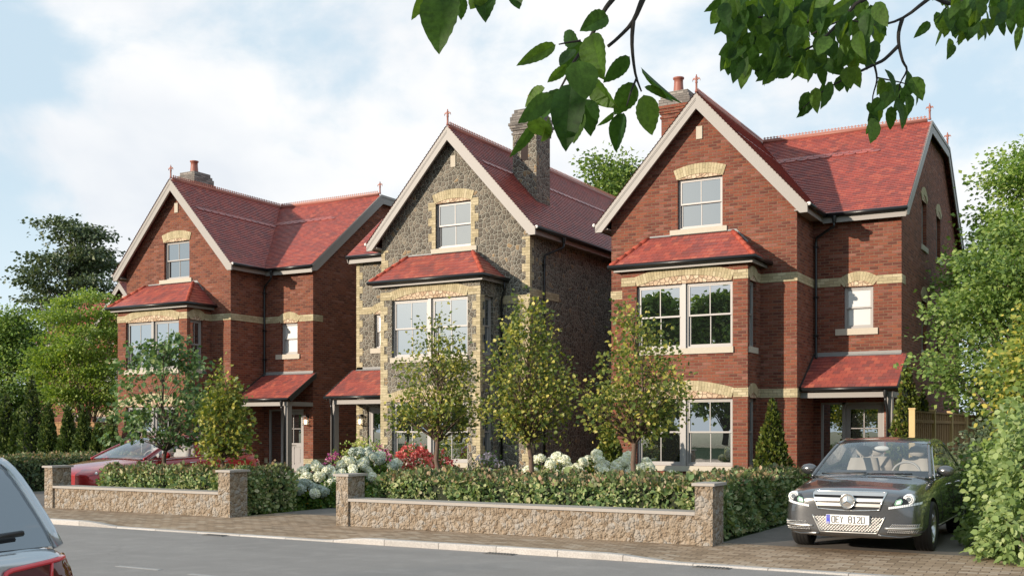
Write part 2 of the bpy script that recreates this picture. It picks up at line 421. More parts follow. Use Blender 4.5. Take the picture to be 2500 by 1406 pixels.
glass_mat('dark_car_glass', .22, (.03, .033, .037))
t_ = NT('tail_lens'); M['tail_lens'] = t_.done(t_.pbr(Base_Color=(.38, .012, .02, 1), Roughness=.06, Coat_Weight=1., Coat_Roughness=.02))
t_ = NT('tail_dark'); M['tail_dark'] = t_.done(t_.pbr(Base_Color=(.09, .006, .010, 1), Roughness=.04, Coat_Weight=1., Coat_Roughness=.0))
t_ = NT('tail_bright'); M['tail_bright'] = t_.done(t_.pbr(Base_Color=(.70, .02, .03, 1), Roughness=.15, Coat_Weight=1.))
# ------------------------------------------------------------------ houses
def Tfront(yw): return lambda u, z, d: (u, yw+d, z)
def Tright(xw): return lambda u, z, d: (xw-d, u, z)
def Tleft(xw): return lambda u, z, d: (xw+d, -u, z)
def tbox(mb, T, u0, u1, z0, z1, d0, d1, mi=0):
    p = [T(u0,z0,d1),T(u1,z0,d1),T(u1,z0,d0),T(u0,z0,d0),T(u0,z1,d1),T(u1,z1,d1),T(u1,z1,d0),T(u0,z1,d0)]
    mb.add(p, [[0,1,2,3],[7,6,5,4],[3,2,6,7],[2,1,5,6],[1,0,4,5],[0,3,7,4]], None, mi)
def panel(mb, T, u0, u1, z0, top, breaks=(), holes=(), rev=.10):
    us = sorted(set([u0, u1]+[b for b in breaks if u0 < b < u1]+[h[0] for h in holes]+[h[1] for h in holes]))
    q = lambda a, b, za, zb, zc, zd: mb.poly([T(a,za,0), T(b,zb,0), T(b,zc,0), T(a,zd,0)])
    for a, b in zip(us[:-1], us[1:]):
        mid = (a+b)/2; z = z0
        for h in sorted([h for h in holes if h[0] < mid < h[1]], key=lambda h: h[2]):
            if h[2] > z+1e-4: q(a, b, z, z, h[2], h[2])
            z = h[3]
        q(a, b, z, z, top(b), top(a))
    for h in holes:
        a, b, c, d = h
        mb.poly([T(a,c,0),T(a,d,0),T(a,d,rev),T(a,c,rev)]); mb.poly([T(b,c,0),T(b,c,rev),T(b,d,rev),T(b,d,0)])
        mb.poly([T(a,d,0),T(b,d,0),T(b,d,rev),T(a,d,rev)]); mb.poly([T(a,c,0),T(a,c,rev),T(b,c,rev),T(b,c,0)])
def ring(mb, T, u0, u1, z0, z1, w, d0, d1, wb=None):
    wb = wb or w
    tbox(mb, T, u0, u0+w, z0, z1, d0, d1); tbox(mb, T, u1-w, u1, z0, z1, d0, d1)
    tbox(mb, T, u0+w, u1-w, z1-w, z1, d0, d1); tbox(mb, T, u0+w, u1-w, z0, z0+wb, d0, d1)
def sash(mf, mg, T, u0, u1, z0, z1, d, bar=True):
    ring(mf, T, u0, u1, z0, z1, .05, d, d+.10)
    a, b = u0+.045, u1-.045; zm = (z0+z1)/2+.01
    ring(mf, T, a, b, zm-.025, z1-.045, .042, d+.014, d+.05)
    ring(mf, T, a+.006, b-.006, z0+.02, zm+.018, .046, d+.056, d+.092, .075)
    mf_ = (u0+u1)/2
    if bar:
        tbox(mf, T, mf_-.011, mf_+.011, zm+.017, z1-.087, d+.022, d+.044)
        tbox(mf, T, mf_-.011, mf_+.011, z0+.095, zm-.028, d+.064, d+.086)
    tbox(mf, T, mf_-.18, mf_+.18, z1-.03, z1-.012, d-.012, d)
    mg.poly([T(a+.03,zm,d+.033),T(b-.03,zm,d+.033),T(b-.03,z1-.06,d+.033),T(a+.03,z1-.06,d+.033)])
    mg.poly([T(a+.03,z0+.06,d+.075),T(b-.03,z0+.06,d+.075),T(b-.03,zm,d+.075),T(a+.03,zm,d+.075)])
def arch(mb, mt, T, u0, u1, zb, rise, thick, proud=.02, bw=.075, tymp=True):
    um = (u0+u1)/2; h = (u1-u0)/2
    r = (h*h+rise*rise)/(2*rise); zc = zb+rise-r; phi = math.asin(min(1, h/r))
    n = max(5, int(round(2*phi*(r+thick/2)/bw)))
    P = lambda a, rr: (um+rr*math.sin(a), zc+rr*math.cos(a))
    g = .003/(r+thick/2)
    for i in range(n):
        a0 = -phi+2*phi*i/n+g; a1 = -phi+2*phi*(i+1)/n-g
        cuts = [r, r+thick] if i % 2 else [r, r+thick*.48, r+thick]
        for ra, rb in zip(cuts[:-1], cuts[1:]):
            rb2 = rb-.004 if rb < r+thick else rb
            q = [P(a0, ra), P(a1, ra), P(a1, rb2), P(a0, rb2)]
            f = [T(x, z, -proud) for x, z in q]; bk = [T(x, z, .01) for x, z in q]
            mb.add(f+bk, [[0,1,2,3],[0,4,5,1],[1,5,6,2],[2,6,7,3],[3,7,4,0]])
    mb.add([T(*P(-phi+2*phi*i/n, rr), -proud+.006) for i in range(n+1) for rr in (r, r+thick)],
           [[2*i, 2*i+2, 2*i+3, 2*i+1] for i in range(n)], None, 1)
    if tymp and mt is not None:
        m = 16; pts = [T(*P(-phi+2*phi*i/m, r), -.004) for i in range(m+1)]
        mt.add(pts, [list(range(m+1))])
    return h+thick*math.sin(phi)*.55
def tile_slope(mb, bl, br, tl, tr, gauge, lip=.016, orn=None, u_off=0.):
    bl, br, tl, tr = map(Vector, (bl, br, tl, tr))
    L = ((tl+tr)-(bl+br)).length/2; n = max(2, int(round(L/gauge)))
    N = (br-bl).cross(tl-bl).normalized()
    if N.z < 0: N = -N
    ud = (br-bl).normalized()
    for i in range(n):
        a, b = i/n, (i+1)/n
        l0, r0, l1, r1 = bl.lerp(tl, a), br.lerp(tr, a), bl.lerp(tl, b), br.lerp(tr, b)
        q = [l0+N*lip, r0+N*lip, r1+N*.003, l1+N*.003]
        uv = [((p-bl).dot(ud)+u_off, i+(0.02 if k < 2 else .98)) for k, p in enumerate(q)]
        mb.poly(q, uv)
        lo = [l0-N*.004, r0-N*.004, r0+N*lip, l0+N*lip]
        mb.poly(lo, [((p-bl).dot(ud)+u_off, i+.03) for p in lo])
        if orn and orn[0] <= i < orn[1]:
            w = .33; k0 = math.floor(((l0-bl).dot(ud))/w)+1; k1 = math.floor((r0-bl).dot(ud)/w)-1
            sl = (l1-l0)
            for k in range(k0, k1):
                c = bl+ud*(w*(k+(.5 if i % 2 else 0)))+(tl-bl)*a
                c = l0+ud*((c-l0).dot(ud)) + N*(lip+.001)
                pts = [c+ud*(w*.48)]+[c+ud*(w*.48*math.cos(t))-sl*.55*math.sin(t) for t in (math.pi*j/8 for j in range(1, 8))]+[c-ud*(w*.48)]
                pts = [p+N*.010 for p in pts]
                top = [c-ud*(w*.48)+sl*.8, c+ud*(w*.48)+sl*.8]
                ring_ = pts+top
                mb.poly(ring_, [((p-bl).dot(ud)+.002*k, i+.5+.1*(k % 3)) for p in ring_])
                m = len(pts)
                for j in range(m-1):
                    e = [pts[j]-N*.012, pts[j+1]-N*.02, pts[j+1], pts[j]]
                    mb.poly(e, [(w*k+.05, i+.5)]*4)
def gutter(mb, pts, r=.058):
    """half round gutter following pts"""
    mb.tube(pts, r, 10, True)
def crest(mb, p0, p1, step=.095, hh=.085):
    p0, p1 = Vector(p0), Vector(p1); d = (p1-p0); L = d.length; d.normalize(); s = Vector((0, 0, 1)).cross(d)
    mb.tube([p0+Vector((0, 0, -.02)), p1+Vector((0, 0, -.02))], .05, 8)
    mb.prism([p0+s*.016, p0-s*.016, p0-s*.016+Vector((0, 0, .06)), p0+s*.016+Vector((0, 0, .06))], p1-p0)
    n = int(L/step)
    sh = [(-.018, 0), (.018, 0), (.013, .35), (.042, .45), (.042, .62), (.018, .62), (0, 1.), (-.018, .62), (-.042, .62), (-.042, .45), (-.013, .35)]
    for i in range(n):
        c = p0+d*(step*(i+.5))+Vector((0, 0, .055))
        mb.prism([c+d*a+Vector((0, 0, b*hh))-s*.009 for a, b in sh], s*.018)
def finial(name, x, y, z, mx, par, tr='x'):
    mb = MB(mx); k = .64
    mb.lathe([(r*k*.95, h*k) for r, h in [(.075, -.06), (.06, .0), (.048, .05), (.042, .30), (.058, .32), (.058, .36), (.042, .38), (.055, .45), (.06, .50), (.045, .56), (.02, .60), (.028, .63), (.0, .67)]], (x, y, z), 10)
    for s in (-1, 1):
        pts = [(.03*s, .42), (.10*s, .46), (.15*s, .44), (.165*s, .38), (.155*s, .47), (.12*s, .52), (.03*s, .50)]
        P = [(x+a*k, y-.014, z+b*k) if tr == 'x' else (x-.014, y+a*k, z+b*k) for a, b in pts]
        mb.prism(P, (0, .028, 0) if tr == 'x' else (.028, 0, 0))
    return mb.build(name, 'terracotta', par)
AP, SL = 10.21, 1.1025           # apex height, front gable slope
def zg(x): return AP-SL*abs(x)
SW = (10.17-7.10)/(5.55-1.62)    # wing slope
WX, WEND, YW, YR, YB = 2.52, 4.72, .30, 1.925, 13.6
Y0W, Y1W, ZE = 1.62, 5.55, 7.10
Y2W = 8.95; Y3W = Y2W+(Y1W-Y0W)
def zwing(y):
    return min(10.17, ZE+SW*(y-Y0W), ZE+SW*(Y3W-y))
BY = -.77

def house(name, label, loc, mirror, stone, far=False):
    H = thing(name, label, 'house', loc)
    mx = mirror
    WEND = 9.6 if far else 4.72; XE = WEND+.18
    ds = .165 if mirror else 0.; BX0, BX1 = -1.73+ds, 1.60+ds; bw0, bw1, bum = -1.33+ds, 1.22+ds, -.055+ds
    tX0, tX1 = (-.76, 1.48) if mirror else (-1.38, .92)
    wallm = 'dark_rubble' if stone else 'red_brick'
    def obj(nm, mb, mats, par=None): return mb.build(nm, mats, par or H)
    # ---- walls
    w = MB(mx)
    F = Tfront(YW); gw = (-.62, .60, 6.79, 8.12)
    panel(w, F, -WX, WX, 0, lambda u: zg(u)-.14, (0,), [gw])
    FB = Tfront(BY)
    bw_lo = (bw0, bw1, .65, 2.33); bw_up = (bw0, bw1, 3.60, 5.23)
    panel(w, FB, BX0, BX1, 0, lambda u: 5.72, (), [bw_lo, bw_up])
    RB = Tright(BX1); LB = Tleft(BX0)
    sb_lo = (-.62, -.06, .65, 2.33); sb_up = (-.62, -.06, 3.60, 5.23)
    panel(w, RB, BY, YW, 0, lambda u: 5.72, (), [sb_lo, sb_up])
    panel(w, LB, -YW, -BY, 0, lambda u: 5.72, (), [(.06, .62, .65, 2.33), (.06, .62, 3.6, 5.23)])
    panel(w, Tright(WX), YW, YR, 0, lambda u: 7.15)
    panel(w, Tleft(-WX), -YB, -YW, 0, lambda u: 7.15)
    FW = Tfront(YR); ww = (3.30, 4.03, 4.15, 5.22); dr = (2.70, 4.30, .14, 2.26)
    panel(w, FW, WX, WEND, 0, lambda u: 7.0, (), [ww, dr], .09)
    RW = Tright(WEND)
    slots = [(4.95, 5.75, 6.66, 7.92), (7.55, 8.35, 6.66, 7.92), (4.95, 5.75, 3.75, 5.15), (7.55, 8.35, 3.75, 5.15)]
    panel(w, RW, YR, 12.5, 0, lambda u: zwing(u)-.14, (Y1W, Y2W), slots, .11)
    w.poly([(WX, 12.5, 0), (WEND, 12.5, 0), (WEND, 12.5, 7.0), (WX, 12.5, 7.0)])
    w.poly([(-WX, YB, 0), (WX, YB, 0), (WX, YB, 7.1), (0, YB, AP-.14), (-WX, YB, 7.1)])
    w.poly([(WX, 12.5, 0), (WX, YB, 0), (WX, YB, 7.1), (WX, 12.5, 7.1)])
    obj('wall', w, wallm)
    # ---- main roof
    r = MB(mx); X2 = 2.86; Y0, Y1 = -.05, 14.2; ze = AP-SL*X2
    tile_slope(r, (X2, Y0, ze), (X2, Y1, ze), (0, Y0, AP), (0, Y1, AP), .105, .024, (27, 28))
    tile_slope(r, (-X2, Y1, ze), (-X2, Y0, ze), (0, Y1, AP), (0, Y0, AP), .105, .024, (27, 28))
    for s in (-1, 1):
        r.poly([(s*X2, Y0+.04, ze-.04), (s*X2, Y1, ze-.04), (0, Y1, AP-.06), (0, Y0+.04, AP-.06)])
    zt = 10.17
    tile_slope(r, (1.2, Y0W, ZE), (XE, Y0W, ZE), (0.1, Y1W, zt), (XE, Y1W, zt), .105, .022, (33, 35))
    tile_slope(r, (XE, Y3W, ZE), (1.2, Y3W, ZE), (XE, Y2W, zt), (.1, Y2W, zt), .10, .017)
    r.poly([(0, Y1W, zt), (XE, Y1W, zt), (XE, Y2W, zt), (0, Y2W, zt)], [(0, .5)]*4)
    r.poly([(1.2, Y0W+.03, ZE-.05), (XE-.03, Y0W+.03, ZE-.05), (XE-.03, Y1W, zt-.06), (.1, Y1W, zt-.06)])
    roof = obj('roof', r, 'roof_tile')
    c = MB(mx); crest(c, (0, .1, AP+.03), (0, Y1W+8, AP+.03)); crest(c, (.1, Y1W, zt+.05), (XE-.12, Y1W, zt+.05))
    obj('ridge_crest', c, 'terracotta', roof)
    finial('finial', 0, .02, AP+.07, mx, H); finial('finial', XE-.06, Y1W, zt+.09, mx, H, 'x'); finial('finial', XE-.06, Y2W, zt+.09, mx, H, 'x')
    # ---- bargeboards
    for s in (-1, 1):
        b = MB(mx)
        def board(o1, o2, y0, y1, foot):
            zz = lambda x, o: AP+.015-SL*x-o
            xo = 2.86
            if foot: xi = (AP+.015-o2-6.87)/SL; P = [(0, zz(0, o1)), (xo, zz(xo, o1)), (xo, 6.87), (xi, 6.87), (0, zz(0, o2))]
            else: P = [(0, zz(0, o1)), (xo, zz(xo, o1)), (xo, zz(xo, o2)), (0, zz(0, o2))]
            P = [(s*x, y0, z) for x, z in P]
            b.prism(P if s > 0 else P[::-1], (0, y1-y0, 0))
        board(.012, .41, .0, .045, True)
        if (s < 0) != mirror: board(0, .135, -.022, .0, False); board(.150, .185, -.022, .0, False); board(.20, .41, -.022, .0, True)
        else: board(0, .41, -.022, .0, True)
        obj('bargeboard', b, 'paint')
    b = MB(mx)
    for x0, x1, o in ((XE-.03, XE, 0), (XE, XE+.02, .09)):
        q = [(Y0W-.02, ZE-.02), (Y1W, zt+.02), (Y2W, zt+.02), (Y3W, ZE-.02), (Y3W-.30, ZE-.16), (Y2W-.12, zt-.30), (Y1W+.12, zt-.30), (Y0W+.30, ZE-.16), (Y0W+.05, ZE-.20)]
        if o: q = [(Y0W, ZE-.02), (Y1W, zt+.02), (Y2W, zt+.02), (Y3W, ZE-.02), (Y3W-.1, ZE-.04), (Y2W-.03, zt-.07), (Y1W+.03, zt-.07), (Y0W+.1, ZE-.04)]
        P = [(x0, y, z) for y, z in q]; nq = len(P)
        half = [[0, 1, nq-3 if not o else nq-2] , ]
        # triangulated band: walk outer and inner outlines
        if not o: strips = [(0, 8, 7), (0, 7, 6, 1), (1, 6, 5, 2), (2, 5, 4, 3)]
        else: strips = [(0, 7, 6, 1), (1, 6, 5, 2), (2, 5, 4, 3)]
        for f in strips: b.prism([P[i] for i in f], (x1-x0, 0, 0))
    obj('bargeboard', b, 'paint')
    sf = MB(mx)   # soffits and fascias
    sf.box(WX, X2-.06, .05, Y0W, 6.94, 6.97); sf.box(X2-.075, X2-.05, .05, Y0W+.08, 6.90, 7.06)
    sf.box(-X2+.06, -WX, .05, 14, 6.94, 6.97); sf.box(-X2+.05, -X2+.075, .05, 14, 6.90, 7.06)
    sf.box(X2-.06, XE-.03, Y0W+.10, YR, 6.93, 6.96); sf.box(X2-.05, XE-.032, Y0W+.07, Y0W+.095, 6.87, 7.06)
    obj('fascia', sf, 'paint')
    g = MB(mx)
    gutter(g, [(X2+.03, .0, 7.07), (X2+.03, Y0W-.02, 7.07)]); gutter(g, [(X2+.02, Y0W+.005, 7.065), (XE+.01, Y0W+.005, 7.065)])
    gutter(g, [(-X2-.03, .0, 7.07), (-X2-.03, 14.1, 7.07)])
    obj('gutter', g, 'black_metal')
    g = MB(mx)
    for s in (-1, 1): g.lathe([(0, -.02), (.046, -.02), (.046, .0), (0, .0)], (s*(X2+.04), .0, 7.075), 12, 'y'); g.box(s*(X2+.02)-.03, s*(X2+.02)+.05*s, -.018, .01, 7.07, 7.11)
    obj('gutter_stop', g, 'white_plastic')
    d = MB(mx)
    d.lathe([(.06, .06), (.05, -.06), (.036, -.12)], (3.12, Y0W+.0, 6.97), 10)
    d.tube([(3.12, Y0W, 6.88), (3.12, Y0W, 6.76), (2.62, YR-.07, 6.55), (2.60, YR-.07, 6.40), (2.60, YR-.07, 3.50), (2.63, YR-.16, 3.40)], .034, 8)
    for z in (6.3, 5.0, 4.0): d.box(2.55, 2.65, YR-.11, YR, z-.02, z+.02)
    obj('downpipe', d, 'black_metal')
    d = MB(mx)
    d.lathe([(.06, .06), (.05, -.06), (.036, -.12)], (-X2-.03, 1.65, 6.97), 10)
    d.tube([(-X2-.03, 1.65, 6.88), (-X2-.03, 1.62, 6.74), (-WX-.06, 1.1, 6.48), (-WX-.06, 1.06, 6.36), (-WX-.06, 1.06, .1)], .034, 8)
    for z in (6.2, 4.4, 2.6): d.box(-WX-.11, -WX, 1.02, 1.10, z-.02, z+.02)
    obj('downpipe', d, 'black_metal')
    # ---- string courses and arches
    pr = .014
    bands = [(5.25, 5.475), (2.36, 2.585)]
    def band(T, a, b, z0, z1):
        m = MB(mx); tbox(m, T, a, b, z0, z1, -pr, .002); obj('string_course', m, 'buff_brick')
    def arched(T, u0, u1, zb, rise, thick):
        m, tp = MB(mx), MB(mx); e = arch(m, tp, T, u0, u1, zb, rise, thick)
        ao = obj('brick_arch', m, ['voussoir', 'joint']); tp.build('tympanum', 'pink_rubble', ao); return e
    for k, (z0, z1) in enumerate(bands):
        e = arched(FB, bw0+.02, bw1-.02, z0-.015, .20, .245); um = bum
        band(FB, BX0-.02, um-e, z0, z1); band(FB, um+e, BX1+pr, z0, z1)
        e2 = arched(RB, -.60, -.08, z0-.015, .13, .235)
        band(RB, BY, -.34-e2, z0, z1); band(RB, -.34+e2, YW, z0, z1)
        band(F, BX1+pr, WX+pr, z0, z1); band(F, -WX-pr, BX0, z0-.18*(k == 0), z1-.18*(k == 0))
        band(Tright(WX), YW, YR if k == 0 else .62, z0, z1)
        if stone: band(Tleft(-WX), -2.05, -YW, z0, z1)
    z0, z1 = bands[0]
    e = arched(FW, 3.30, 4.03, z0-.02, .14, .235); um = 3.665
    band(FW, WX+.02, um-e, z0, z1); band(FW, um+e, WEND+pr, z0, z1); band(RW, YR, YR+.5, z0, z1)
    if not stone:
        band(FW, WX+.02, 2.69, .40, .565); band(FW, 4.31, WEND+pr, .40, .565); band(RW, YR, YR+.75, .40, .565)
    arched(F, -.64, .62, 8.10, .11, .265)
    for sl in slots: arched(RW, sl[0], sl[1], sl[3]-.02, .18, .22)
    # ---- quoins
    if stone:
        p = .012
        def quoin(T1, u1, s1, T2, u2, s2, spans):
            k = 0
            for z0, z1 in spans:
                z = z0; q = MB(mx)
                while z < z1-.05:
                    zt_ = min(z+.225, z1); L = .24 if k % 2 else .12
                    a, b = sorted((u1-s1*p, u1+s1*L)); tbox(q, T1, a, b, z, zt_-.003, -p, .002)
                    if T2: L2 = .11 if k % 2 else .22; a, b = sorted((u2, u2+s2*L2)); tbox(q, T2, a, b, z, zt_-.003, -p, .002)
                    z += .225; k += 1
                obj('quoin', q, 'buff_brick')
        rng = [(0, 2.355), (2.59, 5.245), (5.48, 6.9)]
        quoin(F, WX, -1, Tright(WX), YW, 1, rng); quoin(F, -WX, 1, Tleft(-WX), -YW, -1, rng)
        quoin(FW, WEND, -1, RW, YR, 1, rng)
        quoin(FB, BX1, -1, RB, BY, 1, rng[:2]); quoin(FB, BX0, 1, LB, -BY, -1, rng[:2])
        quoin(F, -.625, -1, None, 0, 0, [(6.8, 8.2)]); quoin(F, .605, 1, None, 0, 0, [(6.8, 8.2)])
    # ---- windows
    def window(T, hole, bars=True, mull=None, sill=None, glass='glass', d=.085):
        mf, mg = MB(mx), MB(mx); u0, u1, z0, z1 = hole
        if mull is None: sash(mf, mg, T, u0, u1, z0, z1, d, bars)
        else:
            sash(mf, mg, T, u0, mull-.05, z0, z1, d, bars); sash(mf, mg, T, mull+.05, u1, z0, z1, d, bars)
            tbox(mf, T, mull-.05, mull+.05, z0, z1, .03, d+.1)
        wn = obj('window', mf, 'window_paint'); mg.build('pane', 'far_glass' if far else glass, wn)
        if sill:
            ms = MB(mx); a, b, za, zb, pj = sill; tbox(ms, T, a, b, za, zb, -pj, .12); ms.build('sill', 'sill_stone', wn)
        return wn
    window(FB, bw_lo, True, bum, (bw0-.03, bw1+.03, .515, .648, .05))
    window(FB, bw_up, True, bum, (bw0-.03, bw1+.03, 3.45, 3.598, .05), 'sky_glass')
    window(RB, sb_lo, True, None, (-.70, .02, .515, .648, .03)); window(RB, sb_up, True, None, (-.70, .02, 3.45, 3.598, .03))
    window(LB, (.06, .62, .65, 2.33)); window(LB, (.06, .62, 3.6, 5.23))
    window(F, gw, True, None, (-.82, .73, 6.655, 6.788, .05), 'attic_glass')
    window(FW, ww, False, None, (3.09, 4.15, 3.985, 4.148, .05), 'frosted_glass')
    for sl in slots: window(RW, sl, False, None, (sl[0]-.12, sl[1]+.12, sl[2]-.15, sl[2]-.002, .04), 'frosted_glass', .10)
    m = MB(mx); tbox(m, F, -.10, .065, 9.10, 9.43, -.03, .01); obj('date_stone', m, 'sill_stone')
    # ---- bay roof
    br = MB(mx); ex0, ex1, ey = BX0-.22, BX1+.22, BY-.22; ez = 5.77; tz = 6.60; tx0, tx1, ty = tX0, tX1, YW-.14
    tile_slope(br, (ex0, ey, ez), (ex1, ey, ez), (tx0, ty, tz), (tx1, ty, tz), .17, .016)
    tile_slope(br, (ex1, ey, ez), (ex1, YW, ez), (tx1, ty, tz), (tx1+.02, YW, tz), .17, .016)
    tile_slope(br, (ex0, YW, ez), (ex0, ey, ez), (tx0-.02, YW, tz), (tx0, ty, tz), .17, .016)
    bro = obj('bay_roof', br, 'roof_tile')
    for a, b in (((ex0, ey, ez), (tx0, ty, tz)), ((ex1, ey, ez), (tx1, ty, tz))):
        hp = MB(mx)
        for i in range(5):
            p, q2 = lerp(a, b, i/5-.005), lerp(a, b, (i+1)/5); hp.tube([(p[0], p[1], p[2]+.012), (q2[0], q2[1], q2[2]-.004)], [.068, .058], 10)
        hp.build('hip_tile', 'terracotta2', bro)
    lf = MB(mx); tbox(lf, F, tx0-.02, tx1+.05, tz-.02, tz+.085, -.012, 0)
    lf.poly([(tx0-.02, YW-.013, tz+.0), (tx1+.05, YW-.013, tz+.0), (tx1+.02, ty-.03, tz+.012), (tx0, ty-.03, tz+.012)])
    lf.poly([(tx1+.05, YW-.013, tz+.03), (tx1+.36, YW-.013, tz-.30), (tx1+.36, YW-.013, tz-.24), (tx1+.05, YW-.013, tz+.085)])
    lf.build('lead_flashing', 'lead', bro)
    bf = MB(mx)
    bf.box(BX0-.17, BX1+.17, BY-.17, BY-.145, 5.61, 5.70); bf.box(BX1+.145, BX1+.17, BY-.145, YW, 5.61, 5.70); bf.box(BX0-.17, BX0-.145, BY-.145, YW, 5.61, 5.70)
    bf.box(BX0-.145, BX1+.145, BY-.145, YW, 5.655, 5.69)
    bf.build('fascia', 'paint', bro)
    bg = MB(mx); gutter(bg, [(ex0-.05, YW, 5.735), (ex0-.05, ey-.05, 5.735), (ex1+.05, ey-.05, 5.735), (ex1+.05, YW, 5.735)], .055)
    if stone:
        bg.tube([(ex0-.03, .12, 5.7), (ex0-.03, .14, 5.45), (BX0-.09, .24, 5.2), (BX0-.09, .24, .1)], .032, 8)
        bg.tube([(ex1+.03, .12, 5.7), (ex1+.03, .14, 5.45), (BX1+.09, .24, 5.2), (BX1+.09, .24, .1)], .032, 8)
    bg.build('gutter', 'black_metal', bro)
    # ---- porch
    px1 = 4.86; pb, pt = (.52, 2.60), (YR-.02, 3.47)
    p = MB(mx); tile_slope(p, (WX+.03, pb[0], pb[1]), (px1, pb[0], pb[1]), (WX+.03, pt[0], pt[1]), (px1, pt[0], pt[1]), .163, .014)
    p.poly([(WX+.03, pb[0]+.02, pb[1]-.03), (px1-.02, pb[0]+.02, pb[1]-.03), (px1-.02, pt[0], pt[1]-.03), (WX+.03, pt[0], pt[1]-.03)])
    po = obj('porch_roof', p, 'roof_tile')
    f = MB(mx); tbox(f, FW, WX+.02, 4.72, 3.47, 3.56, -.012, 0); f.poly([(WX+.02, YR-.014, 3.49), (4.72, YR-.014, 3.49), (4.72, YR-.10, 3.445), (WX+.02, YR-.10, 3.445)])
    f.build('lead_flashing', 'lead', po)
    f = MB(mx)
    f.prism([(px1, pb[0]-.02, pb[1]+.02), (px1, pt[0], pt[1]+.02), (px1, pt[0], pt[1]-.16), (px1, pb[0]+.1, pb[1]-.13)], (.03, 0, 0))
    f.build('verge', 'dark_wood', po); f = MB(mx)
    f.prism([(WX+.005, pb[0]-.02, pb[1]+.02), (WX+.005, pt[0], pt[1]+.05), (WX+.005, pt[0], pt[1]-.1), (WX+.005, pb[0]+.1, pb[1]-.1)], (.035, 0, 0))
    f.build('verge', 'dark_wood', po)
    f = MB(mx); gutter(f, [(WX+.02, pb[0]-.045, 2.555), (px1+.02, pb[0]-.045, 2.555)], .05)
    f.lathe([(.055, .05), (.05, -.06), (.034, -.14)], (4.60, pb[0]-.045, 2.46), 10)
    f.tube([(4.60, pb[0]-.045, 2.36), (4.60, pb[0]-.03, 2.25), (4.635, .575, 1.95), (4.635, .575, .05)], .036, 8)
    f.build('gutter', 'black_metal', po)
    f = MB(mx); f.box(WX+.004, 4.74, .60, .72, 2.345, 2.485); f.box(4.60, 4.72, .72, YR, 2.345, 2.485); obj('porch_beam', f, 'paint')
    f = MB(mx); f.box(4.585, 4.73, .62, .84, .13, 2.345); f.box(4.57, 4.745, .605, .855, .13, .26); obj('porch_post', f, 'paint')
    f = MB(mx); f.box(WX+.01, 4.86, .42, YR-.002, 0, .13); obj('porch_step', f, 'concrete')
    # door set
    f = MB(mx); ring(f, FW, 2.70, 4.30, .14, 2.26, .055, .06, .14); tbox(f, FW, 3.24, 3.33, .14, 2.26, .06, .14)
    tbox(f, FW, 2.755, 3.24, .195, .42, .08, .12)
    df = obj('door_frame', f, 'window_paint')
    f = MB(mx); f.poly([FW(2.755, .42, .10), FW(3.24, .42, .10), FW(3.24, 2.205, .10), FW(2.755, 2.205, .10)]); f.build('pane', 'glass', df)
    f = MB(mx); a, b = 3.335, 4.24
    tbox(f, FW, a, a+.11, .15, 2.2, .075, .12); tbox(f, FW, b-.11, b, .15, 2.2, .075, .12)
    for z0_, z1_ in ((.15, .36), (.96, 1.10), (2.08, 2.2)): tbox(f, FW, a+.11, b-.11, z0_, z1_, .075, .12)
    tbox(f, FW, (a+b)/2-.012, (a+b)/2+.012, 1.10, 2.08, .08, .115); tbox(f, FW, a+.11, b-.11, 1.578, 1.602, .08, .115)
    tbox(f, FW, a+.11, b-.11, .36, .96, .10, .12); tbox(f, FW, a+.17, (a+b)/2-.03, .42, .90, .09, .10); tbox(f, FW, (a+b)/2+.03, b-.17, .42, .90, .09, .10)
    tbox(f, FW, (a+b)/2-.025, (a+b)/2+.025, .36, .96, .078, .12)
    do = obj('door', f, 'door_paint')
    f = MB(mx); f.poly([FW(a+.11, 1.10, .105), FW(b-.11, 1.10, .105), FW(b-.11, 2.08, .105), FW(a+.11, 2.08, .105)]); f.build('pane', 'glass', do)
    f = MB(mx); tbox(f, FW, a+.03, a+.08, .98, 1.2, .055, .075); f.tube([FW(a+.055, 1.08, .05), FW(a+.18, 1.08, .045)], .012, 6); tbox(f, FW, (a+b)/2-.12, (a+b)/2+.12, .995, 1.045, .06, .075); f.build('handle', 'chrome', do)
    # lantern
    f = MB(mx); lx, lz, ly = 4.50, 1.86, YR-.13
    f.box(lx-.035, lx+.035, YR-.02, YR, lz-.12, lz+.20); f.box(lx-.02, lx+.02, YR-.13, YR-.02, lz+.16, lz+.19)
    f.prism([(lx-.085, ly-.085, lz+.13), (lx+.085, ly-.085, lz+.13), (lx+.085, ly+.085, lz+.13), (lx-.085, ly+.085, lz+.13)], (0, 0, .02))
    f.prism([(lx-.05, ly-.05, lz+.15), (lx+.05, ly-.05, lz+.15), (lx+.05, ly+.05, lz+.15), (lx-.05, ly+.05, lz+.15)], (0, 0, .025))
    f.box(lx-.075, lx+.075, ly-.075, ly+.075, lz-.16, lz-.145)
    for sx in (-1, 1):
        for sy in (-1, 1): f.box(lx+sx*.068-.006, lx+sx*.068+.006, ly+sy*.068-.006, ly+sy*.068+.006, lz-.145, lz+.13)
    la = obj('wall_lantern', f, 'black_metal')
    f = MB(mx); f.lathe([(.0, -.10), (.030, -.09), (.032, .0), (.028, .05), (0, .06)], (lx, ly, lz-.02), 10); f.build('bulb', 'lamp_glow', la)
    f = MB(mx); f.box(lx-.062, lx+.062, ly-.062, ly+.062, lz-.144, lz+.129); f.build('lantern_glass', 'lantern_glass', la)
    # ---- chimney
    ch = MB(mx); cx0, cx1, cy0, cy1 = -1.78, -.98, 2.06, 2.92; cm = wallm
    tr_ = lambda x0, x1, y0, y1, z0, z1, mi: ch.box(x0, x1, y0, y1, z0, z1, mi)
    tr_(cx0, cx1, cy0, cy1, 7.9, 10.30, 0)
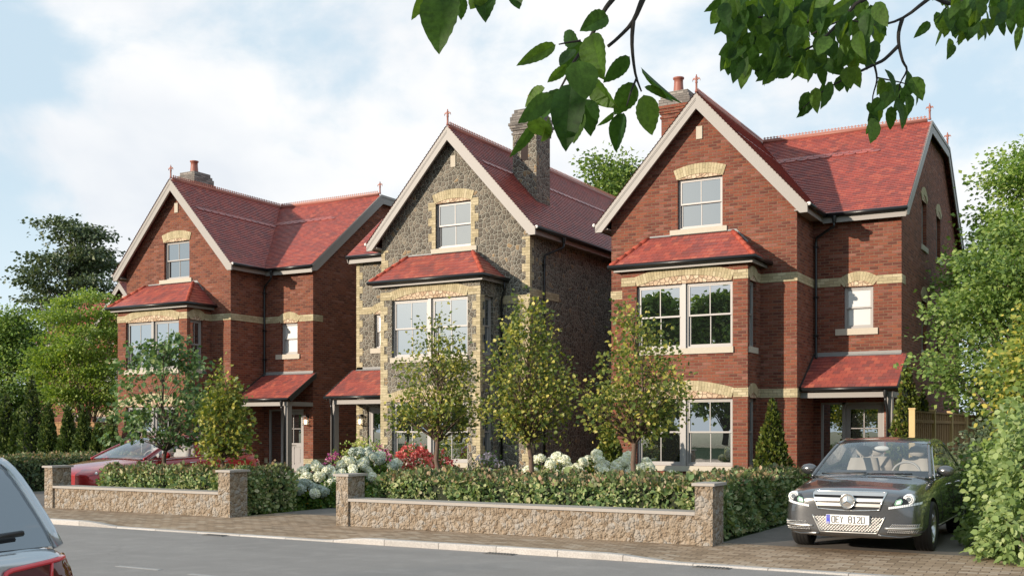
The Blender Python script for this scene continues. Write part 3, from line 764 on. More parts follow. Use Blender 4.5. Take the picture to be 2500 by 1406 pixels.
    for k, (o, z0_, z1_) in enumerate(((.03, 10.30, 10.36), (.0, 10.36, 10.42), (.04, 10.42, 10.48), (.07, 10.48, 10.56), (.10, 10.56, 10.64))):
        tr_(cx0-o, cx1+o, cy0-o, cy1+o, z0_, z1_, 1 if stone else 0)
    for o, z0_, z1_ in ((.06, 10.64, 10.83), (.02, 10.83, 10.93), (-.03, 10.93, 11.05)): tr_(cx0-o, cx1+o, cy0-o, cy1+o, z0_, z1_, 1)
    tr_((cx0+cx1)/2-.12, (cx0+cx1)/2+.12, cy0-.004, cy0, 9.5, 10.1, 2); tr_(cx1, cx1+.004, (cy0+cy1)/2-.10, (cy0+cy1)/2+.10, 9.5, 10.1, 2)  # thin dark plates on the shaft, painted as the shade of recessed panels
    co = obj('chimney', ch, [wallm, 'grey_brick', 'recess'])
    f = MB(mx); f.lathe([(.155, 0), (.15, .05), (.13, .30), (.125, .44), (.155, .45), (.16, .49), (.12, .50), (.10, .40)], ((cx0+cx1)/2-.05, (cy0+cy1)/2, 11.04), 16)
    f.build('chimney_pot', 'terracotta', co)
    return H
def island_mat(name, stops, rough=.85, bump=.004):
    t = NT(name); g = t.n('ShaderNodeNewGeometry'); v = t.obj()
    c = t.ramp(g.outputs['Random Per Island'], stops); n = t.noise(30., v, 4)
    c = t.mix(.25, c, t.ramp(n, [(.3, (.25, .25, .25)), (.7, (.85, .85, .85))]), 'OVERLAY')
    M[name] = t.done(t.pbr(Base_Color=c, Roughness=rough, Specular_IOR_Level=.25, Normal=t.bump(n, .6, bump)))
island_mat('voussoir', [(0, (.34, .285, .175)), (.4, (.44, .375, .235)), (.75, (.50, .43, .285)), (1, (.40, .33, .205))])
island_mat('terracotta2', [(0, (.30, .050, .032)), (1, (.40, .085, .050))], .6)
plain('joint', (.17, .13, .085), .9)
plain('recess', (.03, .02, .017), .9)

# ------------------------------------------------------------------ the three houses, the far one
HC = house('brick_house', 'red brick house directly behind the grey saloon car, nearest of the brick houses', (-9.72, 26.68, 0), False, False)
HB = house('stone_house', 'dark rubble stone house with cream brick quoins, standing between two brick houses', (-16.95, 26.06, 0), True, True)
HA = house('brick_house', 'red brick house behind the parked red car, chimney peeping over its ridge', (-28.84, 26.82, 0), False, False)
HD = house('brick_house', 'distant red brick house mostly hidden behind the light green maple and conifers', (-51.5, 43.98, 0), True, False, True)

# ------------------------------------------------------------------ ground
def sheet(name, x0, x1, y0, y1, z, mat, nx=1, ny=1):
    mb = MB(); mb.grid([[(x0+(x1-x0)*i/nx, y0+(y1-y0)*j/ny, z) for j in range(ny+1)] for i in range(nx+1)], smooth=False)
    return struct(mb.build(name, mat))
sheet('ground', -900, 900, -900, 1200, -.14, 'grass')
sheet('road', -140, 80, 1.85, 12.56, -.08, 'asphalt')
def kz(x):   # top of the kerb: lowered at the drives
    def st(a, b): t = max(0, min(1, (x-a)/(b-a))); return t*t*(3-2*t)
    up = 1-st(-15.5, -14.55) if x < -12 else st(-10.25, -9.5)*(1-st(-5.75, -4.75)) if x < -4 else 0.
    if x < -19: up = st(-27.5, -26.5)*0+1-st(-21.0, -20.2)*(1-st(-16.8, -16.2))*0
    return -.062+.062*up
xs = sorted(set([-140, -60]+[-30+.25*i for i in range(180)]+[40, 80]))
mb = MB(); mb.grid([[(x, 12.55, kz(x)), (x, 12.62, kz(x)), (x, 13.3, kz(x)*.5), (x, 14.0, -.001), (x, 14.45, 0.)] for x in xs], smooth=False)
struct(mb.build('pavement', 'paving'))
mb = MB(); mb.grid([[(x, 12.44, -.14), (x, 12.44, kz(x)-.015), (x, 12.455, kz(x)+.004), (x, 12.575, kz(x)+.004), (x, 12.575, -.14)] for x in xs], smooth=False)
struct(mb.build('kerb', 'kerb_stones'))
sheet('front_gardens', -140, 80, 14.4, 160, -.006, 'grass')
sheet('driveway', -24.0, -17.9, 14.42, 26.2, .0, 'drive_asphalt')
sheet('driveway', -13.85, -11.2, 15.5, 24., .001, 'drive_asphalt')
sheet('pavement', -13.85, -11.2, 14.44, 15.5, .0005, 'paving')
sheet('driveway', -4.9, -1.2, 14.42, 27., .0, 'drive_asphalt')
sheet('pavement', -140, 80, -4, 1.75, .0, 'paving')
mb = MB(); mb.box(-140, 80, 1.75, 1.88, -.14, .004); struct(mb.build('kerb', 'kerb_stones'))
mb = MB()
for x, y in ((-10.55, 8.95), (-9.25, 8.85), (-14., 8.95), (-17.5, 8.95), (-6.2, 8.9), (-3., 8.9)): mb.box(x, x+.72, y, y+.07, -.079, -.0755)
struct(mb.build('road_marking', 'faded_paint'))
for x, lab in ((-7.2, 'iron drain grate in the gutter below the raised kerb'), (-4.3, 'iron drain grate in the gutter nearest the grey saloon car'), (-12.3, 'iron drain grate in the gutter by the first dropped kerb')):
    mb = MB(); mb.box(x-.22, x+.22, 12.26, 12.42, -.0795, -.074); 
    for i in range(9): mb.box(x-.20+.045*i, x-.172+.045*i, 12.275, 12.405, -.0739, -.068)
    tag(mb.build('drain_grate', 'iron'), lab, 'drain', 'drain grates along the kerb')

# ------------------------------------------------------------------ garden walls
def garden_wall(label, x0, x1, y, wL, wR):
    t = thing('garden_wall', label, 'wall', ((x0+x1)/2, y, 0), 0, 'low stone garden walls'); cx = (x0+x1)/2
    x0 -= cx; x1 -= cx
    mb = MB(); n = int((x1-x0)/.12)
    mb.box(x0+wL-.01, x1-wR+.01, .04, .36, 0, .40); mb.build('wall', 'wall_stone', t)
    mb = MB(); mb.box(x0+wL-.005, x1-wR+.005, .0, .40, .40, .445); mb.build('coping', 'coping_stone', t)
    for a, w in ((x0, wL), (x1-wR, wR)):
        mb = MB(); mb.box(a, a+w, 0, .44, 0, .80); p = mb.build('pillar', 'wall_stone', t)
        mb = MB(); mb.box(a-.035, a+w+.035, -.035, .475, .80, .838); mb.build('cap', 'coping_stone', p)
    return t
garden_wall('longer low stone wall with square end pillars in front of the stone house', -11.20, -4.84, 13.92, .24, .25)
garden_wall('shorter low stone wall in front of the red car', -18.83, -13.84, 14.24, .24, .28)

# ------------------------------------------------------------------ fences
def fence(label, pts, h, mat, group=None, post='fence_wood'):
    t = thing('fence', label, 'fence', pts[0], 0, group); o = Vector(pts[0])
    for a, b in zip(pts[:-1], pts[1:]):
        a, b = Vector(a)-o, Vector(b)-o; d = (b-a); L = d.length; d.normalize(); s = Vector((-d.y, d.x, 0)); n = int(L/.11)
        mb = MB()
        for i in range(n):
            p = a+d*(i*L/n); q = p+d*(L/n-.008); zt = h-.03
            k = .012 if i % 2 else 0
            mb.prism([p+s*k, q+s*k, q+s*(k+.018), p+s*(k+.018)], (0, 0, zt))
        for z in (.35, h*.55, h-.25): mb.prism([a-s*.04+Vector((0,0,z)), b-s*.04+Vector((0,0,z)), b+Vector((0,0,z)), a+Vector((0,0,z))], (0, 0, .07))
        mb.prism([a-s*.04+Vector((0,0,h-.03)), b-s*.04+Vector((0,0,h-.03)), b+s*.06+Vector((0,0,h-.03)), a+s*.06+Vector((0,0,h-.03))], (0, 0, .035))
        mb.build('panel', mat, t)
        m = max(1, int(round(L/2.4)))
        for i in range(m+1):
            c = a+d*(L*i/m); mb = MB(); w = .06
            mb.box(c.x-w, c.x+w, c.y-w, c.y+w, 0, h+.03); mb.box(c.x-w-.012, c.x+w+.012, c.y-w-.012, c.y+w+.012, h+.03, h+.06); mb.build('post', post, t)
    return t
fence('brown boarded fence behind the row of conifers', [(-46, 27.8, 0), (-31.45, 28.6, 0)], 1.85, 'fence_wood')
fence('timber fence with pale end post running back beside the porch behind the grey car', [(-3.98, 24, 0), (-3.6, 35, 0)], 1.95, 'fence_wood', None, 'new_wood')
# ------------------------------------------------------------------ vegetation
def frames(D, up=None, rng=None, tw=None):
    """unit leaf directions D (N,3) -> side, normal"""
    N = len(D); r = rng.normal(size=(N, 3)) if up is None else up+rng.normal(size=(N, 3))*tw
    s = np.cross(D, r); s /= np.linalg.norm(s, axis=1, keepdims=True)+1e-9
    n = np.cross(s, D); return s, n
SHAPES = {
 'tri': (np.array([(0,0,0),(.42,.42,.10),(1,0,-.06),(.42,-.42,.10)]), [(0,1,2),(0,2,3)]),
 'lobed': (np.array([(0,0,0),(.20,.30,.05),(.30,.55,.10),(.52,.26,.05),(.66,.40,.04),(1,0,-.12),(.66,-.40,.04),(.52,-.26,.05),(.30,-.55,.10),(.20,-.30,.05)]), [(0,1,2,3),(0,3,4,5),(0,5,6,7),(0,7,8,9)]),
 'oval': (np.array([(0,0,0),(.25,.30,.06),(.60,.34,.07),(1,0,-.05),(.60,-.34,.07),(.25,-.30,.06)]), [(0,1,2,3),(0,3,4,5)]),
 'blade': (np.array([(0,.05,0),(0,-.05,0),(.6,-.03,.0),(1,0,-.12),(.6,.03,.0)]), [(0,1,2,3,4)]),
}
def leaf_mesh(name, P, D, S, mat, parent, rng, shape='tri', up=None, tw=.6, mats=None, mi=None):
    sh, fs = SHAPES[shape]; N = len(P)
    D = D/(np.linalg.norm(D, axis=1, keepdims=True)+1e-9)
    s, n = frames(D, up, rng, tw)
    S = np.asarray(S).reshape(-1, 1) if hasattr(S, '__len__') else np.full((N, 1), S)
    k = len(sh)
    V = np.empty((N, k, 3), dtype=np.float32)
    for j, (a, b, c) in enumerate(sh): V[:, j] = P + S*(a*D + b*s + c*n)
    me = bpy.data.meshes.new(name)
    me.vertices.add(N*k); me.vertices.foreach_set('co', V.ravel())
    lt = np.array([len(f) for f in fs]); nl = lt.sum(); nf = len(fs)
    idx = np.concatenate([np.array(f) for f in fs])
    L = (np.arange(N)[:, None]*k + idx[None, :]).ravel().astype(np.int32)
    me.loops.add(N*nl); me.loops.foreach_set('vertex_index', L)
    me.polygons.add(N*nf)
    st = np.concatenate([[0], np.cumsum(lt)[:-1]]); 
    me.polygons.foreach_set('loop_start', (np.arange(N)[:, None]*nl + st[None, :]).ravel().astype(np.int32))
    me.materials.append(M[mat])
    me.update(calc_edges=True)
    return link(name, me, parent)
def cat_(*a): return np.concatenate(a)
def fib(n, rng):
    v = rng.normal(size=(n, 3)); return v/np.linalg.norm(v, axis=1, keepdims=True)

def tree_mesh(seed, H, z0, crown, ncl, nlf, spread, size, trunk_r, bark, leaf, shape='tri', stems=1, lean=.0, up_ang=.9, droop=.25, br_r=.35, top_r=.25, flat=1., stem_spread=.3, gap=0., branch_from=.25, inner=.25):
    """returns function placing crown + trunk under a parent. crown(t, a) = radius at relative height t."""
    rng = np.random.default_rng(seed); tb = MB(); P = []; D = []
    def stem_at(k):
        a = 2*math.pi*(k+rng.random()*.5)/max(1, stems); rr = stem_spread*H*(.3+.7*rng.random()) if stems > 1 else 0
        top = np.array([rr*math.cos(a)+lean*H, rr*math.sin(a), z0+(H-z0)*(.96 if stems == 1 else .80+.15*rng.random())])
        pts = []
        for i in range(8):
            t = i/7; w = t**1.3 if stems > 1 else t
            pts.append(np.array([top[0]*w, top[1]*w, top[2]*t]) + (rng.normal(size=3)*.012*H*np.array([1, 1, 0]) if 0 < i < 7 else 0))
        return np.array(pts)
    st = [stem_at(k) for k in range(stems)]
    for q in st:
        r0 = trunk_r*(1 if stems == 1 else .7)
        tb.tube([tuple(p) for p in q], [max(trunk_r*.06, r0*(1-.90*i/7)) for i in range(8)], 8)
    for k in range(ncl):
        for _ in range(30):
            t = rng.random(); a = rng.random()*2*math.pi; R_ = crown(t, a)
            if rng.random() < (R_/1.0 if R_ < 1 else 1): break
        rr = R_*(inner+(1-inner)*math.sqrt(rng.random()))
        c = np.array([rr*math.cos(a)+lean*H*t, rr*math.sin(a), z0+(H-z0)*t])
        q = st[min(range(stems), key=lambda i: np.hypot(*(q_at(st[i], c[2]) - c)[:2]))] if stems > 1 else st[0]
        zb = max(z0*branch_from+.02*H if stems == 1 else .12*H, c[2]-rr*up_ang-.04*H)
        b = q_at(q, zb); mid = (b+c)/2+np.array([0, 0, rr*.12])+rng.normal(size=3)*.04*rr
        pts = [b, (b+mid)/2+np.array([0,0,rr*.03]), mid, (mid+c)/2+np.array([0,0,.02*rr]), c]
        br = trunk_r*br_r*(.4+.6*rr/max(.3, R_))*(1-.6*t)
        tb.tube([tuple(p) for p in pts], [br, br*.75, br*.5, br*.34, br*.15], 5, False)
        pts = np.array(pts)
        n1 = int(nlf*(.6+.8*rng.random()))
        u = rng.random(n1); seg = np.where(u < .35, 2.+rng.random(n1)*2., 4.)
        base = np.array([pts[min(4, int(s_))]*(1-(s_-int(s_)))+pts[min(4, int(s_)+1)]*(s_-int(s_)) for s_ in seg])
        off = rng.normal(size=(n1, 3))*spread*np.array([1, 1, flat])
        Pk = base+off
        out = Pk-np.array([lean*H*t, 0, Pk[:, 2].mean()-.25*H*0]); out[:, 2] = 0
        out /= np.linalg.norm(out, axis=1, keepdims=True)+1e-6
        Dk = off/(np.linalg.norm(off, axis=1, keepdims=True)+1e-6)*.7+out*.5+rng.normal(size=(n1, 3))*.45+np.array([0, 0, -droop])
        P.append(Pk); D.append(Dk)
    P = np.concatenate(P); D = np.concatenate(D)
    S = size*(.65+.7*rng.random(len(P)))
    def place(parent):
        lf = leaf_mesh('crown', P, D, S, leaf, parent, rng, shape, np.array([-.35, -.6, .75]), .75)
        return tb.build('trunk', bark, parent), lf
    return place
def q_at(q, z):
    zs = q[:, 2]; i = int(np.clip(np.searchsorted(zs, z)-1, 0, len(q)-2)); t = np.clip((z-zs[i])/(zs[i+1]-zs[i]+1e-6), 0, 1)
    return q[i]*(1-t)+q[i+1]*t
def tree(name, label, loc, group=None, rz=0., **kw):
    t = thing(name, label, 'tree', loc, rz, group); tree_mesh(**kw)(t); return t
def lump(a, k, s): return 1+k*math.sin(2*a+s)+k*.7*math.sin(5*a+2.3*s)

# --- young trees standing behind the hedges
def hb(t, a): return 1.0*(math.sin(math.pi*min(1, (t*.80+.13)))**.9)*(1-.66*t)*lump(a, .18, 9*t)+.02
G = 'young yellow-green trees behind the centre hedge'
def at_z(px, Y): 
    p = at(px, 1100, Y=Y); return (p.x, Y, 0)
hkw = dict(H=3.62, z0=1.45, branch_from=.86, crown=hb, ncl=125, nlf=33, spread=.085, size=.058, trunk_r=.058, bark='young_bark', leaf='hornbeam_leaf', shape='lobed', up_ang=1.5, inner=.22, br_r=.30, flat=1.35, droop=-.05)
tree('young_tree', 'yellow-green young tree in front of the stone house bay window, among red flowers', at_z(1068, 16.2), G, seed=11, **hkw)
tree('young_tree', 'tallest yellow-green young tree, against the shaded side wall of the stone house', at_z(1291, 16.2), G, seed=12, **dict(hkw, H=3.85, ncl=155))
tree('young_tree', 'yellow-green young tree in front of the brick house bay nearest the grey saloon', at_z(1552, 16.0), G, seed=14, rz=1., **dict(hkw, H=3.62, ncl=132))
tree('young_tree', 'small narrow yellow-green tree beside the back of the red car', at_z(546, 15.15), None, seed=21, H=2.72, z0=1.08, branch_from=.85,
     crown=lambda t, a: .62*math.sin(math.pi*min(1, t*.78+.16))**.9*(1-.62*t)*lump(a, .14, 8*t)+.02, ncl=100, nlf=30, spread=.08, size=.07, trunk_r=.05, bark='young_bark', leaf='hornbeam_leaf', shape='lobed', up_ang=1.4, inner=.25, flat=1.3, droop=-.05)
tree('young_tree', 'wide open-crowned young tree with fresh green leaves in front of the red car', at_z(402, 15.9), None, seed=33, H=3.45, z0=1.30, branch_from=.8,
     crown=lambda t, a: 1.30*math.sin(math.pi*min(1, t*.70+.22))**.9*(1-.3*t)*lump(a, .2, 7*t)+.04, ncl=70, nlf=40, spread=.115, size=.088, trunk_r=.055, bark='bark', leaf='green_leaf', shape='lobed', up_ang=1.0, inner=.25, flat=.55)

# --- trees further back
p = at(205, 1035, depth=46)
tree('maple_tree', 'light green many-stemmed maple rising behind the boarded fence and conifers', (p.x, p.y, 0), None, seed=41, H=7.4, z0=2.7, stems=7, stem_spread=.24,
     crown=lambda t, a: 2.15*math.sin(math.pi*min(1, t*.72+.24))**.6*lump(a, .10, 6*t), ncl=82, nlf=270, spread=.36, size=.12, trunk_r=.12, bark='pale_bark', leaf='maple_leaf', shape='tri', flat=.24, up_ang=1.2, droop=.1, inner=.35)
p = at(172, 1040, depth=82)
tree('tall_tree', 'tall dark green tree against the sky behind the distant brick house', (p.x, p.y, 0), None, seed=43, H=17.3, z0=5.0,
     crown=lambda t, a: 4.2*math.sin(math.pi*min(1, t*.74+.20))**.7*lump(a, .16, 5*t), ncl=105, nlf=210, spread=.70, size=.25, trunk_r=.35, bark='dark_bark', leaf='dark_leaf', flat=.22, inner=.3, up_ang=.7)
p = at(20, 1040, depth=56)
tree('garden_tree', 'mid green tree on the far side of the maple from the houses', (p.x, p.y, 0), None, seed=44, H=7.6, z0=1.6,
     crown=lambda t, a: 1.75*math.sin(math.pi*min(1, t*.74+.22))**.6*lump(a, .12, 6*t), ncl=90, nlf=220, spread=.36, size=.15, trunk_r=.16, bark='bark', leaf='mid_leaf', flat=.7, inner=.4)
p = at(1520, 1040, depth=56)
tree('tall_tree', 'bushy green tree top between the stone house roof and a red brick gable', (p.x, p.y, 0), None, seed=45, H=15.9, z0=6.5,
     crown=lambda t, a: 2.7*math.sin(math.pi*min(1, t*.72+.24))**.6*lump(a, .16, 6*t), ncl=100, nlf=210, spread=.46, size=.19, trunk_r=.3, bark='bark', leaf='mid_leaf', flat=.7, inner=.4)
# right-hand side, from back to front
tree('tall_tree', 'bright sunlit light green tree rising behind the broad green tree', (-2.0, 32.5, 0), None, seed=51, H=9.3, z0=2.0,
     crown=lambda t, a: 2.5*math.sin(math.pi*min(1, t*.74+.24))**.6*lump(a, .12, 6*t), ncl=125, nlf=220, spread=.36, size=.11, trunk_r=.18, bark='bark', leaf='bright_leaf', flat=.35, inner=.4)
tree('garden_tree', 'broad mid green tree beside a shaded brick side wall, above the grey saloon car', (-1.85, 24.8, 0), None, seed=52, H=5.75, z0=2.2,
     crown=lambda t, a: 1.85*math.sin(math.pi*min(1, t*.70+.26))**.6*lump(a, .12, 6*t), ncl=125, nlf=230, spread=.32, size=.09, trunk_r=.12, bark='pale_bark', leaf='mid_leaf', shape='tri', flat=.26, inner=.4, droop=.1)
tree('garden_tree', 'yellow-flecked green tree directly above the round-leaved bush', (-.55, 19.6, 0), None, seed=53, H=4.15, z0=1.2,
     crown=lambda t, a: 1.35*math.sin(math.pi*min(1, t*.72+.26))**.6*lump(a, .12, 6*t), ncl=130, nlf=110, spread=.22, size=.085, trunk_r=.09, bark='pale_bark', leaf='yellow_leaf', shape='oval', flat=.7, inner=.4)
def bush(name, label, loc, rx, ry, h, n, size, leaf, seed, shape='oval', group=None, z0=.0, droop=.3, core=True, up=None, power=.5, cat='bush'):
    t = thing(name, label, cat, loc, 0, group); rng = np.random.default_rng(seed)
    d = fib(n, rng); d[:, 2] = np.abs(d[:, 2])*1.0
    a = np.arctan2(d[:, 1], d[:, 0]); ph = rng.random()*6
    bump = 1+.10*np.sin(3*a+ph+4*d[:, 2])+.10*np.sin(7*a+2*ph)+.08*np.sin(9*d[:, 2]+5*a)
    rr = (.55+.5*rng.random(n)**power)*bump
    P = d*rr[:, None]*np.array([rx, ry, h-z0])+np.array([0, 0, z0])
    low = P[:, 2] < .03; P[low, 2] = .03+.1*rng.random(low.sum())
    D = d+rng.normal(size=(n, 3))*.7+np.array([0, 0, -droop])
    leaf_mesh('foliage', P, D, size*(.7+.6*rng.random(n)), leaf, t, rng, shape, d*.8+np.array([-.2, -.4, .4]), .6)
    mb = MB()
    for k in range(14):
        a = k*2.4; q = .72*(.4+.6*((k*.37) % 1)); e = (rx*q*math.cos(a), ry*q*math.sin(a), z0+(h-z0)*(.55+.35*((k*.61) % 1)))
        mb.tube([(0.05*math.cos(a), .05*math.sin(a), -.02), (e[0]*.45, e[1]*.45, e[2]*.6), e], [.02, .014, .006], 5)
    mb.build('stems', 'bark', t)
    return t
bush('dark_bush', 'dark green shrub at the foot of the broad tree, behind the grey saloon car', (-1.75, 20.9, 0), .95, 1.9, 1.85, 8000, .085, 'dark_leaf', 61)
bush('dark_bush', 'mid green shrub right behind the grey saloon car', (-1.75, 18.8, 0), .75, 1.6, 1.25, 6500, .07, 'mid_leaf', 62)
bush('round_leaved_bush', 'round-leaved light green bush spilling over the drive beside the grey saloon car', (-.86, 15.75, 0), 1.05, 1.5, 1.95, 6500, .088, 'bush_leaf', 63, droop=.8)
bush('round_leaved_bush', 'low light green leafy sprays touching the pavement below the round-leaved bush', (-.98, 14.3, 0), .70, .65, .72, 1500, .085, 'bush_leaf', 64, droop=.8)

# --- conifers
def conifer(label, loc, h, r, leaf, seed, n, group=None, size=.075, power=.85):
    t = thing('conifer', label, 'conifer', loc, 0, group); rng = np.random.default_rng(seed)
    u = 1-np.sqrt(rng.random(n)); u = np.clip(u, 0, .995); a = rng.random(n)*2*math.pi
    bump = 1+.10*np.sin(3*a+9*u+seed)+.10*np.sin(8*a+21*u)+.06*np.sin(40*u+2*a)
    rad = r*((1-u)**power)*bump*(.80+.25*rng.random(n))*(1-.35*np.exp(-u*14))
    P = np.stack([rad*np.cos(a), rad*np.sin(a), .04+u*h*.985], 1)
    D = np.stack([np.cos(a)*.7, np.sin(a)*.7, np.full(n, .9)], 1)+rng.normal(size=(n, 3))*.35
    leaf_mesh('foliage', P, D, size*(.7+.7*rng.random(n)), leaf, t, rng, 'tri', None)
    mb = MB(); mb.lathe([(r*.55, .03), (r*.66, h*.15), (r*.42, h*.5), (r*.12, h*.86), (.0, h*.97)], n=12); mb.lathe([(.04, -.05), (.04, .1)], n=6)  # dark filler cone with the foliage's inner shade as its colour, plus short trunk
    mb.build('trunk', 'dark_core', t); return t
G = 'row of dark conifers along the boarded fence'
cl = [('conifer furthest from the brick house, at the end of the row', 14, 3.05, .62), ('short dark conifer between the tallest conifer and the end of the row', 45, 2.30, .55), ('tallest conifer of the row, reaching up into the maple', 77, 3.62, .68), ('narrow dark conifer between the tallest conifer and the pale-tipped pair', 118, 2.55, .52),
      ('pale-tipped conifer below the maple trunks, the one nearer the tallest conifer', 165, 2.45, .52), ('pale-tipped conifer below the maple trunks, the one nearer the brick house', 205, 2.42, .55), ('shortest dark conifer of the row, next to the one at the house', 240, 1.78, .48), ('dark conifer of the row standing right against the brick house bay', 272, 2.12, .46)]
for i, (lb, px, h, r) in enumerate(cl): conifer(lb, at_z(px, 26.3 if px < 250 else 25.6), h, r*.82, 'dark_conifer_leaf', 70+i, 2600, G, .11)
conifer('cone-shaped conifer between bay window and porch of the brick house', at_z(1886, 24.6), 2.24, .50, 'conifer_leaf', 81, 4200)
conifer('tall conifer at the porch corner, just behind the pale fence post', at_z(2214, 25.6), 3.12, .50, 'conifer_leaf', 82, 4200)
conifer('slimmer conifer beside the taller one at the porch corner', at_z(2252, 26.3), 2.45, .42, 'conifer_leaf', 83, 3200)
conifer('conifer in the shaded gap between the stone house and a brick bay', at_z(1488, 24.0), 1.72, .50, 'conifer_leaf', 84, 3600)

# --- hedges
def hedge(label, runs, h, leaf, seed, dens, size, tip=None, loc=(0, 0, 0)):
    """runs: (x0,x1,y0,y1) boxes in world coordinates"""
    t = thing('hedge', label, 'hedge', loc); rng = np.random.default_rng(seed); P = []; D = []; o = np.array(loc)
    core = MB()
    def add(n, f, nrm):
        u, v = rng.random(n), rng.random(n); p = f(u, v); d = np.tile(np.array(nrm, float), (n, 1))
        P.append(p); D.append(d)
    for (x0, x1, y0, y1) in runs:
        zl = h
        add(int(dens*(x1-x0)*h), lambda u, v: np.stack([x0+(x1-x0)*u, np.full_like(u, y0), .02+h*v], 1), (0, -1, .25))
        add(int(dens*.4*(x1-x0)*h), lambda u, v: np.stack([x0+(x1-x0)*u, np.full_like(u, y1), .02+h*v], 1), (0, 1, .25))
        add(int(dens*(x1-x0)*(y1-y0)*1.1), lambda u, v: np.stack([x0+(x1-x0)*u, y0+(y1-y0)*v, np.full_like(u, h)], 1), (0, 0, 1))
        add(int(dens*(y1-y0)*h), lambda u, v: np.stack([np.full_like(u, x0), y0+(y1-y0)*u, .02+h*v], 1), (-1, 0, .25))
        add(int(dens*(y1-y0)*h), lambda u, v: np.stack([np.full_like(u, x1), y0+(y1-y0)*u, .02+h*v], 1), (1, 0, .25))
        i = .10; core.box(x0+i-o[0], x1-i-o[0], y0+i-o[1], y1-i-o[1], .0, h-i)  # opaque dark filler behind the leaves, inner shade put into its colour
    P = np.concatenate(P); D = np.concatenate(D); n = len(P)
    w = .042*(np.sin(P[:, 0]*5.1+seed)+np.sin(P[:, 1]*6.3+P[:, 2]*4)+np.sin(P[:, 0]*11+P[:, 2]*7))
    top = np.clip((P[:, 2]-h*.8)/(h*.2), 0, 1)
    P = P+D*(w-.06*top*(D[:, 2] < .5)-.03+rng.normal(size=n)*.03)[:, None]
    NN = D+np.array([0, 0, .25]); D2 = D*.35+rng.normal(size=(n, 3))*.6+np.array([0, 0, .25])
    S = size*(.5+.7*rng.random(n)**1.4)*np.where(rng.random(n) < .14, 1.65, 1.)
    P = P-o
    if tip:
        k = (P[:, 2] > h-.09) & (rng.random(n) < .55)
        leaf_mesh('shoots', P[k]+np.array([0, 0, .02]), D2[k]*.6+np.array([0, 0, .5]), S[k]*.85, tip, t, rng, 'oval', None)
        P, D2, S, NN = P[~k], D2[~k], S[~k], NN[~k]
    leaf_mesh('foliage', P, D2, S, leaf, t, rng, 'oval', NN, .65)
    core.build('dark_filler', 'hedge_wood', t); return t
hedge('clipped green hedge behind the longer stone wall, turning back beside the grey saloon car', [(-10.86, -5.0, 14.42, 15.75), (-6.1, -5.0, 15.7, 19.6)], .775, 'hedge_leaf', 91, 1500, .068, 'hedge_tip', (-8, 15, 0))
hedge('clipped green hedge behind the shorter stone wall, in front of the red car', [(-17.75, -14.10, 14.72, 15.6), (-14.75, -13.98, 14.72, 16.1)], .755, 'hedge_leaf', 92, 1600, .066, 'hedge_tip', (-16, 15, 0))
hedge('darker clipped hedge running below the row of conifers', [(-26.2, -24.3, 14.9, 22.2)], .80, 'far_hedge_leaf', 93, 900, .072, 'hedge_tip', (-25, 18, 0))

# --- flowers
def petal_head(seed, r, n, mat):
    rng = np.random.default_rng(seed); d = fib(n, rng)
    P = d*r*(.93+.14*rng.random(n))[:, None]*np.array([1, 1, .9]); D = np.cross(d, rng.normal(size=(n, 3)))+d*.25
    s = SHAPES['oval']
    o = leaf_mesh('flower_head', P-D/np.linalg.norm(D, axis=1, keepdims=True)*r*.16, D, np.full(n, r*.46), mat, None, rng, 'oval', None)
    bm = bmesh.new(); bm.from_mesh(o.data); bmesh.ops.create_icosphere(bm, subdivisions=2, radius=r*.86); bm.to_mesh(o.data); bm.free()
    me = o.data; bpy.data.objects.remove(o); return me
HEADS = {k: [petal_head(100+i+7*len(k), .112, 200, k) for i in range(2)] for k in ('white_petal', 'shade_head')}
def hydrangea(label, loc, rx, ry, h, nh, mats, seed, group='white hydrangea bushes', leaf='garden_leaf'):
    t = bush('hydrangea', label, loc, rx*.88, ry*.88, h*.72, int(1500*rx*ry/.25), .085, leaf, seed, 'oval', group, cat='flower bush'); rng = random.Random(seed)
    pts = []
    for k in range(nh*30):
        a = rng.random()*6.283; q = math.sqrt(rng.random()); z = h*(1-.45*q*q)-.05+rng.uniform(-.04, .04)
        p = (rx*q*math.cos(a), ry*q*math.sin(a)*1.0, z)
        if all((p[0]-o[0])**2+(p[1]-o[1])**2+(p[2]-o[2])**2 > .135**2 for o in pts): pts.append(p)
        if len(pts) >= nh: break
    for p in pts:
        o = link('flower_head', HEADS[rng.choice(mats)][rng.randrange(2)], t); o.location = p; s = rng.uniform(.8, 1.15); o.scale = (s, s, s*.92); o.rotation_euler = (rng.random()*.6, rng.random()*.6, rng.random()*6)
    mb = MB()
    for p in pts: mb.tube([(p[0]*.3, p[1]*.3, .0), (p[0]*.8, p[1]*.8, p[2]*.6), (p[0], p[1], p[2]-.05)], [.008, .006, .005], 4, False)
    mb.build('flower_stalks', 'young_bark', t)
    return t
W, Gp = ['white_petal'], ['white_petal', 'shade_head', 'shade_head']
hydrangea('white hydrangea beside the drive, in front of the brick porch wall', (-15.15, 18.2, 0), .50, .45, .88, 20, W, 201)
hydrangea('white hydrangea with big heads just behind the left pillar of the longer wall', (-14.70, 18.8, 0), .5, .5, .94, 20, W, 202)
hydrangea('low white hydrangea with shade-toned heads at the corner of the left hedge by the lawn', (-14.28, 16.75, 0), .40, .42, .58, 12, ['shade_head', 'shade_head', 'white_petal'], 203)
hydrangea('tall white hydrangea with some shade-toned heads below the pale yellow flowers', (-16.05, 20.9, 0), .6, .5, 1.12, 14, ['white_petal', 'white_petal', 'shade_head'], 204)
hydrangea('mixed white hydrangea between the pale yellow and the red flowers', (-15.05, 20.3, 0), .55, .5, 1.04, 15, ['white_petal', 'white_petal', 'shade_head'], 205)
